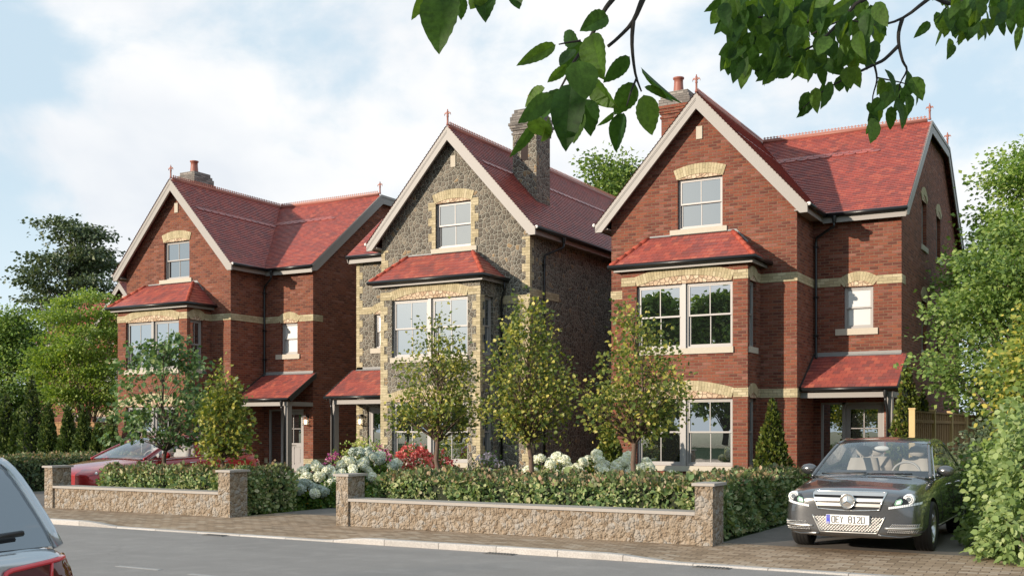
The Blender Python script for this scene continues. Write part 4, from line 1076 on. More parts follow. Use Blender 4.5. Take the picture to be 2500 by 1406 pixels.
hydrangea('white hydrangea in front of the shaded side of the stone house', (-10.45, 20., 0), .55, .45, 1.10, 16, W, 206)
hydrangea('white hydrangea in front of the shaded-gap conifer between two young trees', (-9.55, 20.1, 0), .45, .42, 1.10, 13, W, 207)
hydrangea('white hydrangea beside the trunk of the young tree nearest the grey saloon', (-8.75, 19.9, 0), .5, .45, 1.08, 15, W, 208)
hydrangea('low white hydrangea under the bay sill of the nearest brick house', (-8.05, 19.6, 0), .6, .4, .95, 13, W, 209)
def blooms(name, label, loc, rx, ry, h, leaf, petal, nl, npet, psize, seed, cat='flower bush'):
    t = bush(name, label, loc, rx, ry, h, nl, .06, leaf, seed, 'oval', None, cat=cat); rng = np.random.default_rng(seed)
    c = fib(npet//9, rng); c[:, 2] = np.abs(c[:, 2]); c = c*(.9+.2*rng.random(len(c)))[:, None]*np.array([rx, ry, h])
    P = np.repeat(c, 9, 0)+rng.normal(size=(len(c)*9, 3))*psize*.45
    D = rng.normal(size=P.shape)+np.array([0, -.3, .5]); leaf_mesh('blossoms', P, D, psize*(.7+.5*rng.random(len(P))), petal, t, rng, 'oval', None); return t
blooms('red_flowers', 'red flowering bush below the bay window of the stone house', (-15.45, 22.3, 0), .80, .55, 1.08, 'garden_leaf', 'red_petal', 1400, 2600, .07, 221)
blooms('red_flowers', 'smaller red flowering bush right behind the trunk of the young tree at the bay', (-14.55, 22.1, 0), .42, .45, .96, 'garden_leaf', 'red_petal', 800, 800, .07, 222)
blooms('pink_flowers', 'magenta flowers between the white hydrangeas and the red flowers', (-16.45, 22.3, 0), .36, .4, 1.04, 'garden_leaf', 'pink_petal', 700, 700, .07, 223)
blooms('pink_flowers', 'small pink flowers behind the tall shade-toned white hydrangea by the porch post', (-17.2, 21.4, 0), .45, .35, .92, 'garden_leaf', 'pink_petal', 600, 420, .06, 224)
blooms('yellow_flowers', 'pale yellow flower spikes in front of the porch of the stone house', (-17.9, 23.5, 0), .95, .5, 1.22, 'bright_leaf', 'yellow_petal', 1500, 1000, .06, 225)
blooms('pale_flowers', 'pale pink roses under the side window of the stone house bay', (-13.4, 22.4, 0), .55, .4, .96, 'garden_leaf', 'pale_petal', 700, 420, .07, 226)
blooms('garden_plant', 'green plant with orange flecks beside the left pillar of the longer wall', (-13.95, 17.55, 0), .45, .65, .52, 'garden_leaf', 'yellow_petal', 2400, 0, .05, 227, 'plant')
blooms('garden_plant', 'bright green ground-cover plant on the lawn beside the drive', (-14.7, 16.9, 0), .5, .5, .22, 'bright_leaf', 'yellow_petal', 1200, 0, .05, 228, 'plant')
# lawn blades
rng = np.random.default_rng(5); n = 14000
P = np.stack([-17.6+3.75*rng.random(n), 15.2+9*rng.random(n)**1.5, np.full(n, -.005)], 1)
P = np.concatenate([P, np.stack([-11.1+6*rng.random(4000), 15.8+9*rng.random(4000), np.full(4000, -.005)], 1)])
g = leaf_mesh('grass_blades', P, rng.normal(size=P.shape)*.5+np.array([0, 0, 1.]), .05+.05*rng.random(len(P)), 'grass_blade', None, rng, 'blade'); g['kind'] = 'stuff'
# ------------------------------------------------------------------ cars
def car_body_mesh(stations, wheels, wr, ww):
    V = []; F = []
    for (y, w, zb, zm, zt, wt, zc) in stations:
        V.append([(0, y, zb), (w*.70, y, zb), (w*.95, y, zb+.05), (w*1.0, y, zb+.40*(zm-zb)), (w, y, zm), (w*.975, y, zm+.6*(zt-zm)), (wt, y, zt), (wt*.62, y, zt+(zc-zt)*.72), (0, y, zc)])
    n = 9; pts = []; idx = {}
    full = []
    for r in V:
        ring = r + [(-x, y, z) for x, y, z in r[1:-1]][::-1]
        full.append(ring)
    m = len(full[0])
    for r in full: pts += r
    for i in range(len(full)-1):
        for j in range(m): F.append([i*m+j, i*m+(j+1) % m, (i+1)*m+(j+1) % m, (i+1)*m+j])
    def cap(o, flip):
        for k in range(0, 8):
            a, b = k, k+1; c, d = (m-b) % m, (m-a) % m
            q = [o+a, o+b, o+c, o+d] if c != b and d != a else [o+x for x in dict.fromkeys([a, b, c, d])]
            F.append(q if not flip else q[::-1])
    cap(0, True); cap((len(full)-1)*m, False)
    me = bpy.data.meshes.new('tmp'); me.from_pydata(pts, [], F); me.update()
    bm = bmesh.new(); bm.from_mesh(me); bmesh.ops.recalc_face_normals(bm, faces=bm.faces); bm.to_mesh(me); bm.free()
    o = bpy.data.objects.new('tmp', me); COL.objects.link(o)
    md = o.modifiers.new('s', 'SUBSURF'); md.levels = 3; md.render_levels = 3
    cuts = []
    for (x, y) in wheels:
        mb = MB(); s = 1 if x > 0 else -1
        mb.lathe([(0, -.36*1), (wr+.055, -.36), (wr+.055, .30), (0, .30)], (s*(abs(x)), y, wr-.005), 40, 'x')
        c = mb.build('tmpc', 'tyre'); cuts.append(c)
        b = o.modifiers.new('b', 'BOOLEAN'); b.object = c; b.operation = 'DIFFERENCE'; b.solver = 'EXACT'
    dg = bpy.context.evaluated_depsgraph_get(); dg.update()
    out = bpy.data.meshes.new_from_object(o.evaluated_get(dg))
    for c in cuts+[o]: 
        d = c.data; bpy.data.objects.remove(c); bpy.data.meshes.remove(d)
    return out
class Car:
    def __init__(s, name, label, cat, loc, rz, stations, rc, wheels, wr, paintm, L, hdr, rear, glass='car_glass', seatm='seat_cream', pillars=(), rb=(.08, .16)):
        s.t = thing(name, label, cat, loc, rz); s.st = stations; s.paint = paintm; s.wr = wr
        me = car_body_mesh(stations, wheels, wr, .22)
        me.materials.clear(); me.materials.append(M[paintm])
        for p in me.polygons: p.use_smooth = True; p.material_index = 0
        me.name = 'body'; s.body = link('body', me, s.t)
        try: me.set_sharp_from_angle(angle=R(38))
        except Exception: pass
        bm = bmesh.new(); bm.from_mesh(me); s.bvh = BVHTree.FromBMesh(bm); s.bm = bm
        s.rc = spts(rc, 8)       # (x, y, z) roof edge line
        ys = [p.y for p in s.rc]
        s.RCy = lambda y: s._interp(y)
        s.y0, s.y1 = ys[0], ys[-1]
        s.hdr, s.rear, s.glass, s.rb = hdr, rear, glass, rb
        s.greenhouse(pillars); s.interior(seatm)
        for (x, y) in wheels: s.wheel(x, y)
    def _interp(s, y):
        r = s.rc
        for a, b in zip(r[:-1], r[1:]):
            if a.y <= y <= b.y or b is r[-1]:
                t = (y-a.y)/(b.y-a.y+1e-9); return a.lerp(b, max(0, min(1, t)))
        return r[0]
    def belt(s, y):
        st = s.st
        for a, b in zip(st[:-1], st[1:]):
            if a[0] <= y <= b[0]:
                t = (y-a[0])/(b[0]-a[0]); return Vector((a[5]+(b[5]-a[5])*t+.0, y, a[4]+(b[4]-a[4])*t-.03))
        return Vector((st[-1][5], y, st[-1][4]))
    def greenhouse(s, pillars):
        t = s.t
        def span(ya, yb, n, bul0, bul1, dz0, dz1, nu=13, inset=0.):
            P = []
            for i in range(n+1):
                k = i/n; e = s._interp(ya+(yb-ya)*k); row = []
                for j in range(nu):
                    u = -1+2*j/(nu-1); row.append((e.x*u*(1-inset), e.y+(bul0+(bul1-bul0)*k)*(1-u*u), e.z+(dz0+(dz1-dz0)*k)*(1-u*u)))
                P.append(row)
            return P
        mb = MB(); mb.grid(span(s.y0, s.hdr, 10, -.17, -.10, .025, .035, inset=.035)); mb.build('windscreen', s.glass, t)
        mb = MB(); mb.grid(span(s.hdr, s.rear, 14, -.10, s.rb[0], .035, .035)); mb.build('roof', s.paint, t)
        mb = MB(); mb.grid(span(s.rear, s.y1, 8, s.rb[0], s.rb[1], .035, .005, inset=.03)); mb.build('rear_window', s.glass, t)
        # screen surround and pillars
        for sg in (-1, 1):
            mb = MB()
            pts = [s._interp(s.y0+(s.hdr-s.y0)*i/12) for i in range(13)]
            mb.tube([(sg*(p.x-.012), p.y, p.z-.004) for p in pts], .026, 6)
            pts = [s._interp(s.rear+(s.y1-s.rear)*i/8) for i in range(9)]
            mb.tube([(sg*(p.x-.010), p.y, p.z-.004) for p in pts], .03, 6)
            pts = [s._interp(s.hdr+(s.rear-s.hdr)*i/12) for i in range(13)]
            mb.tube([(sg*(p.x-.004), p.y, p.z-.008) for p in pts], .022, 6)
            mb.build('pillar', s.paint, t)
        ya, yb = s.y0+.10, s.y1-.12
        def S(y, v):
            b, r = s.belt(y), s._interp(y); x = b.x+(r.x-b.x)*v+.018*math.sin(math.pi*v); return (x, y, b.z+(r.z-b.z)*v)
        ny = 44
        for sg in (-1, 1):
            body, gl, ch = MB(), MB(), MB()
            Bt, Gt, Lt = [], [], []
            for i in range(ny+1):
                y = ya+(yb-ya)*i/ny; b, r = s.belt(y), s._interp(y); h = max(.02, r.z-b.z); vt = max(.05, 1-.055/h); vb = min(vt-.02, .03/h+.02)
                Bt.append([(sg*x, y_, z) for x, y_, z in (S(y, vt), S(y, (1+vt)/2), S(y, 1.))])
                Gt.append([(sg*(x-.006), y_, z) for x, y_, z in (S(y, vb+(vt-vb)*k/4) for k in range(5))])
                Lt.append(([(sg*x, y_, z) for x, y_, z in (S(y, -.02), S(y, vb))]))
            body.grid(Bt); body.grid(Lt)
            # solid bits: pillars
            for (pa, pb, slant) in pillars:
                P = []
                for k in range(5):
                    v = .02+.93*k/4; P.append([tuple(Vector((sg*(q[0]+.002), q[1], q[2]))) for q in (S(pa+slant*v, v), S((pa+pb)/2+slant*v, v), S(pb+slant*v, v))])
                body.grid(P)
            body.build('window_frame', s.paint if len(pillars) < 3 else s.paint, t)
            gl.grid(Gt); gl.build('side_window', s.glass, t)
            ch.tube([(sg*(x+.004), y_, z) for x, y_, z in (S(ya+(yb-ya)*i/20, .045) for i in range(21))], .009, 5)
            ch.tube([(sg*(x+.004), y_, z) for x, y_, z in (S(ya+(yb-ya)*i/30, max(.06, 1-.055/max(.03, s._interp(ya+(yb-ya)*i/30).z-s.belt(ya+(yb-ya)*i/30).z))) for i in range(31))], .008, 5)
            ch.build('chrome_trim', 'chrome', t)
    def interior(s, seatm):
        t = s.t
        mb = MB(); mb.box(-.70, .70, s.y0+.02, s.y0+.50, .80, .93); mb.tube([(-.68, s.y0+.45, .92), (.68, s.y0+.45, .92)], .07, 8); mb.build('dashboard', 'dash_grey', t)
        def seat(x, y, w=.26):
            m = MB(); n = 7
            P = []
            for i in range(n+1):
                k = i/n; z = .62+.52*k; yy = y+.16*k; ww = w*(1-.25*k**3); th = .08*(1-.4*k)
                P.append([(x-ww, yy+.03, z), (x-ww*.9, yy-th, z), (x-ww*.4, yy-th*.7, z), (x, yy-th*.6, z), (x+ww*.4, yy-th*.7, z), (x+ww*.9, yy-th, z), (x+ww, yy+.03, z), (x+ww*.7, yy+.09, z), (x-ww*.7, yy+.09, z), (x-ww, yy+.03, z)])
            m.grid(P); m.poly(P[-1][:-1])
            m.ball((x, y+.20, 1.235), .12, 10, 7, (1., .45, .75)); m.tube([(x-.05, y+.17, 1.12), (x-.05, y+.19, 1.2)], .012, 5)
            m.box(x-w, x+w, y-.5, y+.02, .50, .66)
            m.build('seat', seatm, t)
        yf = s.hdr+.36
        seat(-.37, yf); seat(.37, yf); seat(-.36, yf+.85, .3); seat(.36, yf+.85, .3)
        mb = MB(); P = [(.37+.185*math.cos(a), s.y0+.56+.055*math.sin(a), .945+.16*math.sin(a)) for a in [2*math.pi*i/24 for i in range(25)]]
        mb.tube(P, .015, 6); mb.ball((.37, s.y0+.54, .94), .06, 8, 6, (1, .5, 1)); mb.tube([(.2, s.y0+.55, .94), (.54, s.y0+.55, .94)], .014, 5)
        mb.build('steering_wheel', 'wheel_beige', t)
        mb = MB(); mb.ball((0, s.hdr-.06, s._interp(s.hdr).z-.06), .11, 10, 6, (1., .25, .36)); mb.build('rear_view_mirror', 'seat_white', t)
    def wheel(s, x, y):
        sg = 1 if x > 0 else -1; r = s.wr; mb = MB(); c = (x, y, r)
        f = lambda prof: [(a, b*sg) for a, b in prof]
        mb.lathe(f([(r*.70, .085), (r*.76, .105), (r*.93, .11), (r*.985, .09), (r, .06), (r, -.06), (r*.985, -.09), (r*.93, -.11), (r*.70, -.10)]), c, 36, 'x')
        for k in (-.045, 0., .045): mb.lathe([(r+.0015, k-.006), (r+.0015, k+.006)], c, 36, 'x', 1)
        tyre = mb.build('wheel', ['tyre', 'black_trim'], s.t)
        mb = MB()
        mb.lathe(f([(r*.71, .08), (r*.72, .095), (r*.68, .085), (r*.66, .02), (r*.64, -.08)]), c, 36, 'x'); mb.lathe(f([(0, .06), (r*.13, .055), (r*.17, .03), (r*.18, -.03)]), c, 18, 'x')
        for k in range(5):
            for da in (-.16, .16):
                a0 = 2*math.pi*k/5+.3
                q = []
                for rr, ww, a in ((r*.14, .025, a0+da*.6), (r*.45, .020, a0+da*.9), (r*.69, .026, a0+da*1.25)):
                    for w_ in (-ww, ww):
                        q.append((c[0]+sg*(.055+.025*(rr/r)), c[1]+rr*math.cos(a)-w_*math.sin(a), c[2]+rr*math.sin(a)+w_*math.cos(a)))
                mb.add(q+[(p[0]-sg*.03, p[1], p[2]) for p in q], [[0,1,3,2],[2,3,5,4],[0,2,8,6],[2,4,10,8],[1,7,9,3],[3,9,11,5]])
        mb.build('rim', 'rim_metal', tyre)
        mb = MB(); mb.lathe(f([(0, .0), (r*.62, .0), (r*.62, -.03), (0, -.03)]), c, 24, 'x'); mb.build('brake_disc', 'black_trim', tyre)
    def hit(s, x, z, front=True, side=0):
        if side: h = s.bvh.ray_cast(Vector((side*3, x, z)), Vector((-side, 0, 0)))
        else: h = s.bvh.ray_cast(Vector((x, -6 if front else 6, z)), Vector((0, 1 if front else -1, 0)))
        return h[0]
    def patch(s, name, corners, mat, off=.006, nu=8, nv=4, front=True, th=.0, parent=None, shape=None, raw=False):
        """bilinear patch of (x,z) corners laid on the front or rear of the body"""
        a, b, c, d = corners; mb = MB(); P = []; sgn = -1 if front else 1
        for i in range(nu+1):
            row = []
            for j in range(nv+1):
                u, v = i/nu, j/nv
                x = (a[0]*(1-u)+b[0]*u)*(1-v)+(d[0]*(1-u)+c[0]*u)*v; z = (a[1]*(1-u)+b[1]*u)*(1-v)+(d[1]*(1-u)+c[1]*u)*v
                h = s.hit(x, z, front)
                row.append((x, (h.y if h else (row[-1][1]-sgn*off if row else 0))+sgn*off, z))
            P.append(row)
        mb.grid(P)
        # skirt so that the piece has thickness
        edge = [P[i][0] for i in range(nu+1)]+[P[nu][j] for j in range(1, nv+1)]+[P[i][nv] for i in range(nu-1, -1, -1)]+[P[0][j] for j in range(nv-1, 0, -1)]
        k = len(edge); back = [(x, y-sgn*(off+.03), z) for x, y, z in edge]
        mb.add(edge+back, [[i, (i+1) % k, k+(i+1) % k, k+i] for i in range(k)])
        if raw: return mb
        return mb.build(name, mat, parent or s.t)
    def mirror(s, x, y, z, mat):
        for sg in (-1, 1):
            mb = MB(); c = (sg*(x+.11), y, z)
            mb.ball(c, .12, 12, 8, (1., .55, .62)); mb.tube([(sg*(x-.04), y+.03, z-.06), (sg*(x+.06), y, z-.055)], .03, 6)
            o = mb.build('wing_mirror', mat, s.t)
            mb = MB(); mb.ball((c[0], y+.04, z), .095, 12, 6, (1., .35, .58)); mb.build('mirror_glass', 'chrome', o)
def strip_on(car, pts, r, mat, name, front=True, off=.004, parent=None, n=6):
    mb = MB(); q = []
    sg = -1 if front else 1
    for x, z in pts:
        h = car.hit(x, z, front)
        if h: q.append((x, h.y+sg*off, z))
    mb.tube(q, r, n); return mb.build(name, mat, parent or car.t)
def lin(a, b, n): return [(a[0]+(b[0]-a[0])*i/n, a[1]+(b[1]-a[1])*i/n) for i in range(n+1)]

# grey saloon parked nose-out
st = [(-2.29, .55, .27, .47, .66, .50, .68), (-2.26, .70, .215, .47, .72, .60, .745), (-2.17, .80, .20, .48, .765, .70, .795), (-1.98, .855, .19, .50, .80, .755, .84), (-1.62, .875, .19, .52, .84, .785, .895), (-1.15, .885, .19, .52, .885, .80, .955), (-.75, .885, .19, .52, .92, .80, .97),
      (0, .885, .19, .52, .945, .80, .95), (.9, .885, .19, .52, .965, .80, .97), (1.5, .885, .19, .53, .98, .78, 1.0), (1.95, .86, .21, .55, .985, .73, 1.02), (2.2, .80, .25, .56, .95, .66, .99), (2.28, .70, .30, .56, .88, .56, .91)]
rc = [(.785, -.98, .915), (.70, -.50, 1.17), (.625, -.08, 1.355), (.60, .35, 1.41), (.60, .85, 1.405), (.62, 1.25, 1.335), (.68, 1.68, 1.14), (.72, 1.98, 1.01)]
CX, CY = -3.06, 14.78+1.37
car = Car('parked_car', 'dark grey saloon car parked nose-out, with bright star-badged grille and white number plate', 'car', (CX, CY, 0), 0, st, rc,
          [(-.775, -1.37), (.775, -1.37), (-.775, 1.39), (.775, 1.39)], .318, 'grey_paint', 4.6, -.10, 1.22, pillars=[(.30, .40, .03), (1.12, 1.20, .06)])
T = car.t
g = car.patch('grille', [(-.375, .565), (.375, .565), (.445, .775), (-.445, .775)], 'black_trim', .004, 14, 4)
for z0, z1, w0, w1 in ((.735, .775, .432, .445), (.665, .705, .408, .422), (.60, .638, .385, .398)):
    m = car.patch('slat', [(-w0, z0), (w0, z0), (w1, z1), (-w1, z1)], 'satin_chrome', .026, 14, 2, parent=g)
strip_on(car, lin((-.45, .78), (.45, .78), 16)+lin((.448, .77), (.375, .57), 6)+lin((.37, .562), (0, .545), 8)+lin((0, .545), (-.37, .562), 8)+lin((-.375, .57), (-.448, .77), 6), .010, 'chrome', 'grille_surround', off=.014)
h = car.hit(0, .666); yb = h.y-.05
mb = MB(); mb.lathe([(0, 0), (.086, 0), (.090, .02), (.090, .05)], (0, yb, .666), 32, 'y'); bd = mb.build('badge', 'satin_chrome', T)
mb = MB(); P = [(.088*math.cos(a), yb-.004, .666+.088*math.sin(a)) for a in [2*math.pi*i/32 for i in range(33)]]; mb.tube(P, .0075, 6)
for k in range(3):
    a = math.pi/2+k*2*math.pi/3; d = (math.cos(a), math.sin(a)); q = (-d[1], d[0])
    tip = (.085*d[0], .666+.085*d[1]); b1 = (.017*q[0], .666+.017*q[1]); b2 = (-.017*q[0], .666-.017*q[1])
    mb.add([(tip[0], yb-.004, tip[1]), (b1[0], yb-.004, b1[1]), (b2[0], yb-.004, b2[1]), (0, yb-.016, .666)], [[0, 1, 3], [0, 3, 2]])
mb.build('star', 'chrome', bd)
for sg in (-1, 1):
    hl = car.patch('headlight', [(sg*.475, .575), (sg*.845, .635), (sg*.835, .755), (sg*.60, .735)], 'black_trim', .004, 10, 5)
    pk = car.hit(sg*.71, .70)
    mb = MB(); c = (sg*.705, pk.y-.030, .70)
    mb.lathe([(.030, .0), (.040, -.004), (.040, .02)], c, 20, 'y'); mb.lathe([(.050, -.006), (.066, -.006), (.068, .10)], c, 10, 'y'); mb.build('lamp_ring', 'lens_white', hl)
    mb = MB(); mb.lathe([(0, -.002), (.034, .0)], (c[0], c[1]-.0, c[2]), 16, 'y'); mb.build('projector', 'lens_grey', hl)
    strip_on(car, [(sg*.555, .635), (sg*.575, .685), (sg*.625, .70), (sg*.64, .675), (sg*.625, .645), (sg*.56, .632)], .0075, 'lens_green', 'side_lamp', off=.010, parent=hl)
    m = car.patch('side_lamp', [(sg*.565, .64), (sg*.62, .65), (sg*.63, .69), (sg*.58, .682)], 'lens_white', .007, 3, 3, parent=hl)
    a, b = (sg*.485, .578), (sg*.83, .637); n = 14
    for i in range(n):
        p0 = lin(a, b, n)[i]; p1 = lin(a, b, n)[i+1]; e = .82
        q = ((p0[0]+(p1[0]-p0[0])*e), (p0[1]+(p1[1]-p0[1])*e))
        car.patch('running_light', [p0, q, (q[0], q[1]+.027), (p0[0], p0[1]+.027)], 'lens_white', .014, 1, 1, parent=hl)
    # lower intakes
    it = car.patch('fog_intake', [(sg*.455, .275), (sg*.82, .285), (sg*.83, .395), (sg*.53, .40)], 'black_trim', .003, 8, 3)
    for rz, x0, x1 in ((.295, .47, .80), (.318, .48, .815), (.365, .50, .82), (.388, .52, .825)):
        mb = MB()
        for i in range(16):
            x = x0+(x1-x0)*i/16; x2 = x+(x1-x0)/22
            p, q = car.hit(sg*x, rz-.008), car.hit(sg*x2, rz+.010)
            if p and q: mb.tube([(p.x, p.y-.008, p.z), (q.x, q.y-.008, q.z)], .0052, 4)
        mb.build('mesh', 'satin_chrome', it)
    strip_on(car, lin((sg*.44, .343), (sg*.83, .347), 10), .013, 'satin_chrome', 'trim_bar', off=.012)
    strip_on(car, lin((sg*.36, .252), (sg*.60, .235), 6)+lin((sg*.62, .236), (sg*.83, .262), 6), .013, 'grey_paint', 'bumper_lip', off=.004)
lg = car.patch('lower_grille', [(-.345, .285), (.345, .285), (.435, .475), (-.435, .475)], 'black_trim', .003, 12, 4)
mb = MB()
for k in range(-24, 40):
    for sl in (1, -1):
        pts = []
        for i in range(9):
            z = .292+.176*i/8; x = sl*(-.62+.038*k+(z-.38)*1.0)
            if abs(x) < .345+(z-.285)*.47: 
                h = car.hit(x, z)
                if h: pts.append((x, h.y-.008, z))
        if len(pts) > 1: mb.tube(pts, .0058, 4, False)
mb.build('mesh', 'satin_chrome', lg)
strip_on(car, lin((-.44, .48), (-.345, .278), 6)+lin((-.34, .274), (.34, .274), 10)+lin((.345, .278), (.44, .48), 6), .009, 'satin_chrome', 'grille_surround', off=.008)
# number plate
ph = car.hit(0, .435); py = ph.y-.045
mb = MB(); mb.box(-.262, .262, py, py+.05, .378, .492); pl = mb.build('number_plate', 'plate_white', T)
mb = MB(); mb.box(-.258, -.212, py-.002, py, .381, .489); bl = mb.build('plate_band', 'plate_blue', pl)
STRK = {'O': [[(0,.12),(.12,0),(.48,0),(.6,.12),(.6,.88),(.48,1),(.12,1),(0,.88),(0,.12)]], 'E': [[(.6,0),(0,0),(0,1),(.6,1)],[(0,.52),(.5,.52)]],
        'Y': [[(0,1),(.3,.48),(.6,1)],[(.3,.48),(.3,0)]], '8': [[(.1,.52),(0,.4),(0,.1),(.12,0),(.48,0),(.6,.1),(.6,.4),(.5,.52),(.1,.52),(.02,.62),(.02,.9),(.12,1),(.48,1),(.58,.9),(.58,.62),(.5,.52)]],
        '1': [[(.1,.8),(.32,1),(.32,0)],[(.08,0),(.56,0)]], '2': [[(0,.85),(.12,1),(.48,1),(.6,.86),(.6,.6),(0,0),(.6,0)]], 'D': [[(0,0),(0,1),(.6,1),(.6,.0),(0,0)]]}
def writing(txt, x0, z0, h, y, w, r, parent, mat, name):
    x = x0; mb = MB()
    for ch in txt:
        for s_ in STRK.get(ch, []): mb.tube([(x+a*w/.6, y, z0+b*h) for a, b in s_], r, 4)
        x += w*1.42
    return mb.build(name, mat, parent)
writing('OEY 812D', -.190, .396, .078, py-.002, .036, .0058, pl, 'plate_ink', 'plate_lettering')
STRK.update({'G': [[(.6,.85),(.48,1),(.12,1),(0,.88),(0,.12),(.12,0),(.6,0),(.6,.5),(.35,.5)]], 'B': [[(0,0),(0,1),(.5,1),(.56,.55),(.0,.52),(.6,.46),(.6,0),(0,0)]]})
writing('GB', -.250, .387, .018, py-.003, .011, .0020, bl, 'plate_white', 'plate_lettering')
mb = MB()
for k in range(12): a = k*math.pi/6; mb.ball((-.235+.013*math.cos(a), py-.002, .462+.013*math.sin(a)), .0028, 5, 4)
mb.build('plate_stars', 'voussoir', bl)
car.mirror(.80, -.62, 1.00, 'grey_paint')
mb = MB()
for x0, x1 in ((-.62, -.02), (.0, .55)):
    q = []
    for i in range(9): x = x0+(x1-x0)*i/8; u = x/.78; q.append((x, -.98-.17*(1-u*u)-.015+.05*i/8, .945+.02*(1-u*u)+.012*i/8))
    mb.tube(q, .010, 5)
mb.build('wiper', 'black_trim', T)
for sg in (-1, 1):
    for yd in (-.72, .35, 1.22):
        mb = MB(); pts = []
        for i in range(7):
            z = .36+.5*i/6; h = car.hit(yd+(.06*(i/6) if yd > 1 else 0), z, side=sg)
            if h: pts.append((h.x+sg*.0005, h.y, h.z))
        if len(pts) > 1: mb.tube(pts, .004, 4); mb.build('door_gap', 'black_trim', T)
    for yd in (.12, 1.02):
        mb = MB(); h = car.hit(yd, .80, side=sg)
        if h: mb.tube([(h.x+sg*.0, yd-.09, .80), (h.x+sg*.03, yd-.07, .803), (h.x+sg*.03, yd+.07, .807), (h.x+sg*.0, yd+.09, .81)], .012, 6); mb.build('door_handle', 'chrome', T)
    mb = MB(); pts = []
    for i in range(12):
        y = -.9+1.85*i/11; h = car.hit(y, .30+.02*i/11, side=sg)
        if h: pts.append((h.x+sg*.002, h.y, h.z))
    mb.tube(pts, .008, 5); mb.build('sill_trim', 'satin_chrome', T)

# red saloon behind the left hedge
st2 = [(-2.48, .55, .30, .50, .62, .46, .63), (-2.44, .74, .22, .50, .66, .60, .69), (-2.30, .86, .19, .52, .71, .72, .76), (-2.0, .925, .18, .54, .78, .79, .85), (-1.5, .955, .18, .55, .86, .84, .93), (-1.0, .97, .18, .55, .92, .86, .97),
       (0, .975, .18, .55, .95, .86, .96), (1.0, .975, .18, .56, .985, .85, .99), (1.6, .97, .18, .57, 1.01, .83, 1.02), (2.0, .95, .20, .58, 1.02, .79, 1.05), (2.3, .88, .25, .58, 1.0, .72, 1.05), (2.46, .76, .32, .58, .93, .60, .97)]
rc2 = [(.835, -1.20, .925), (.745, -.66, 1.165), (.66, -.10, 1.365), (.63, .35, 1.432), (.63, .9, 1.415), (.655, 1.35, 1.33), (.71, 1.85, 1.16), (.76, 2.22, 1.05)]
red = Car('parked_car', 'glossy red saloon car with white seats, half hidden by the left hedge', 'car', (-18.98, 17.35, 0), 0, st2, rc2,
          [(-.85, -1.48), (.85, -1.48), (-.85, 1.48), (.85, 1.48)], .345, 'red_paint', 4.97, -.16, 1.30, seatm='seat_white', pillars=[(.28, .40, .03), (1.42, 1.52, .10)])
red.mirror(.87, -.72, 1.01, 'red_paint')
for sg in (-1, 1):
    hl = red.patch('headlight', [(sg*.60, .59), (sg*.84, .66), (sg*.84, .75), (sg*.70, .70)], 'black_trim', .004, 6, 3)
    for x, z in ((.73, .665), (.79, .695)):
        p = red.hit(sg*x, z)
        if p: mb = MB(); mb.ball((p.x, p.y-.01, p.z), .036, 10, 6, (1, .6, 1)); mb.build('lamp', 'lens_white', hl)
    tl = red.patch('tail_light', [(sg*.50, .83), (sg*.86, .80), (sg*.82, .93), (sg*.52, .90)], 'tail_bright', .006, 6, 3, front=False)
    m = red.patch('reversing_lamp', [(sg*.60, .80), (sg*.86, .775), (sg*.86, .80), (sg*.60, .825)], 'lens_white', .007, 4, 1, front=False, parent=tl)
    mb = MB(); pts = []
    for z0, y0 in ((.80, .95), (.93, .98)):
        pass
    for i in range(6):
        z = .80+.12*i/5; h = red.hit(2.18+.03*i/5, z, side=sg)
        if h: pts.append((h.x+sg*.004, h.y, h.z))
    if len(pts) > 2: mb.tube(pts, .028, 6); mb.build('tail_light', 'tail_bright', T if False else red.t)
    for yd in (.10, 1.05):
        mb = MB(); h = red.hit(yd, .83, side=sg)
        if h: mb.tube([(h.x+sg*.002, yd-.10, .825), (h.x+sg*.008, yd-.08, .83), (h.x+sg*.008, yd+.08, .836), (h.x+sg*.002, yd+.10, .84)], .013, 6); mb.build('door_handle', 'chrome', red.t)
    for yd in (-.85, .34, 1.40):
        mb = MB(); pts = []
        for i in range(7):
            z = .36+.54*i/6; h = red.hit(yd+(.08*(i/6) if yd > 1 else 0), z, side=sg)
            if h: pts.append((h.x+sg*.0005, h.y, h.z))
        if len(pts) > 1: mb.tube(pts, .004, 4); mb.build('door_gap', 'black_trim', red.t)
red.patch('air_intake', [(-.62, .28), (.62, .28), (.70, .40), (-.70, .40)], 'black_trim', .003, 10, 2)

# silver hatchback on the near side of the road
st3 = [(-2.14, .55, .30, .50, .66, .48, .68), (-2.08, .74, .23, .50, .72, .62, .76), (-1.85, .85, .19, .52, .80, .74, .86), (-1.4, .885, .18, .54, .88, .80, .95), (-.9, .895, .18, .55, .93, .82, .99), (0, .90, .18, .56, .96, .83, .97),
       (1.0, .90, .18, .57, .985, .83, .99), (1.6, .895, .19, .60, 1.0, .82, 1.0), (1.92, .88, .22, .64, 1.0, .80, 1.0), (2.06, .86, .26, .68, .995, .78, .995), (2.13, .83, .30, .68, .97, .74, .97), (2.155, .76, .34, .68, .93, .66, .93)]
rc3 = [(.80, -1.10, .945), (.73, -.62, 1.19), (.66, -.15, 1.38), (.635, .3, 1.435), (.635, .95, 1.435), (.645, 1.50, 1.41), (.66, 1.80, 1.365), (.735, 1.97, 1.14), (.775, 2.06, .985)]
sil = Car('parked_car', 'silver hatchback seen from behind, with black rear wiper and red-edged tail light', 'car', (-6.80, 2.90, -.08), R(-90), st3, rc3,
          [(-.78, -1.30), (.78, -1.30), (-.78, 1.32), (.78, 1.32)], .325, 'silver_paint', 4.3, -.20, 1.76, glass='dark_car_glass', rb=(.02, .035), pillars=[(.28, .38, .03), (1.25, 1.62, .05)])
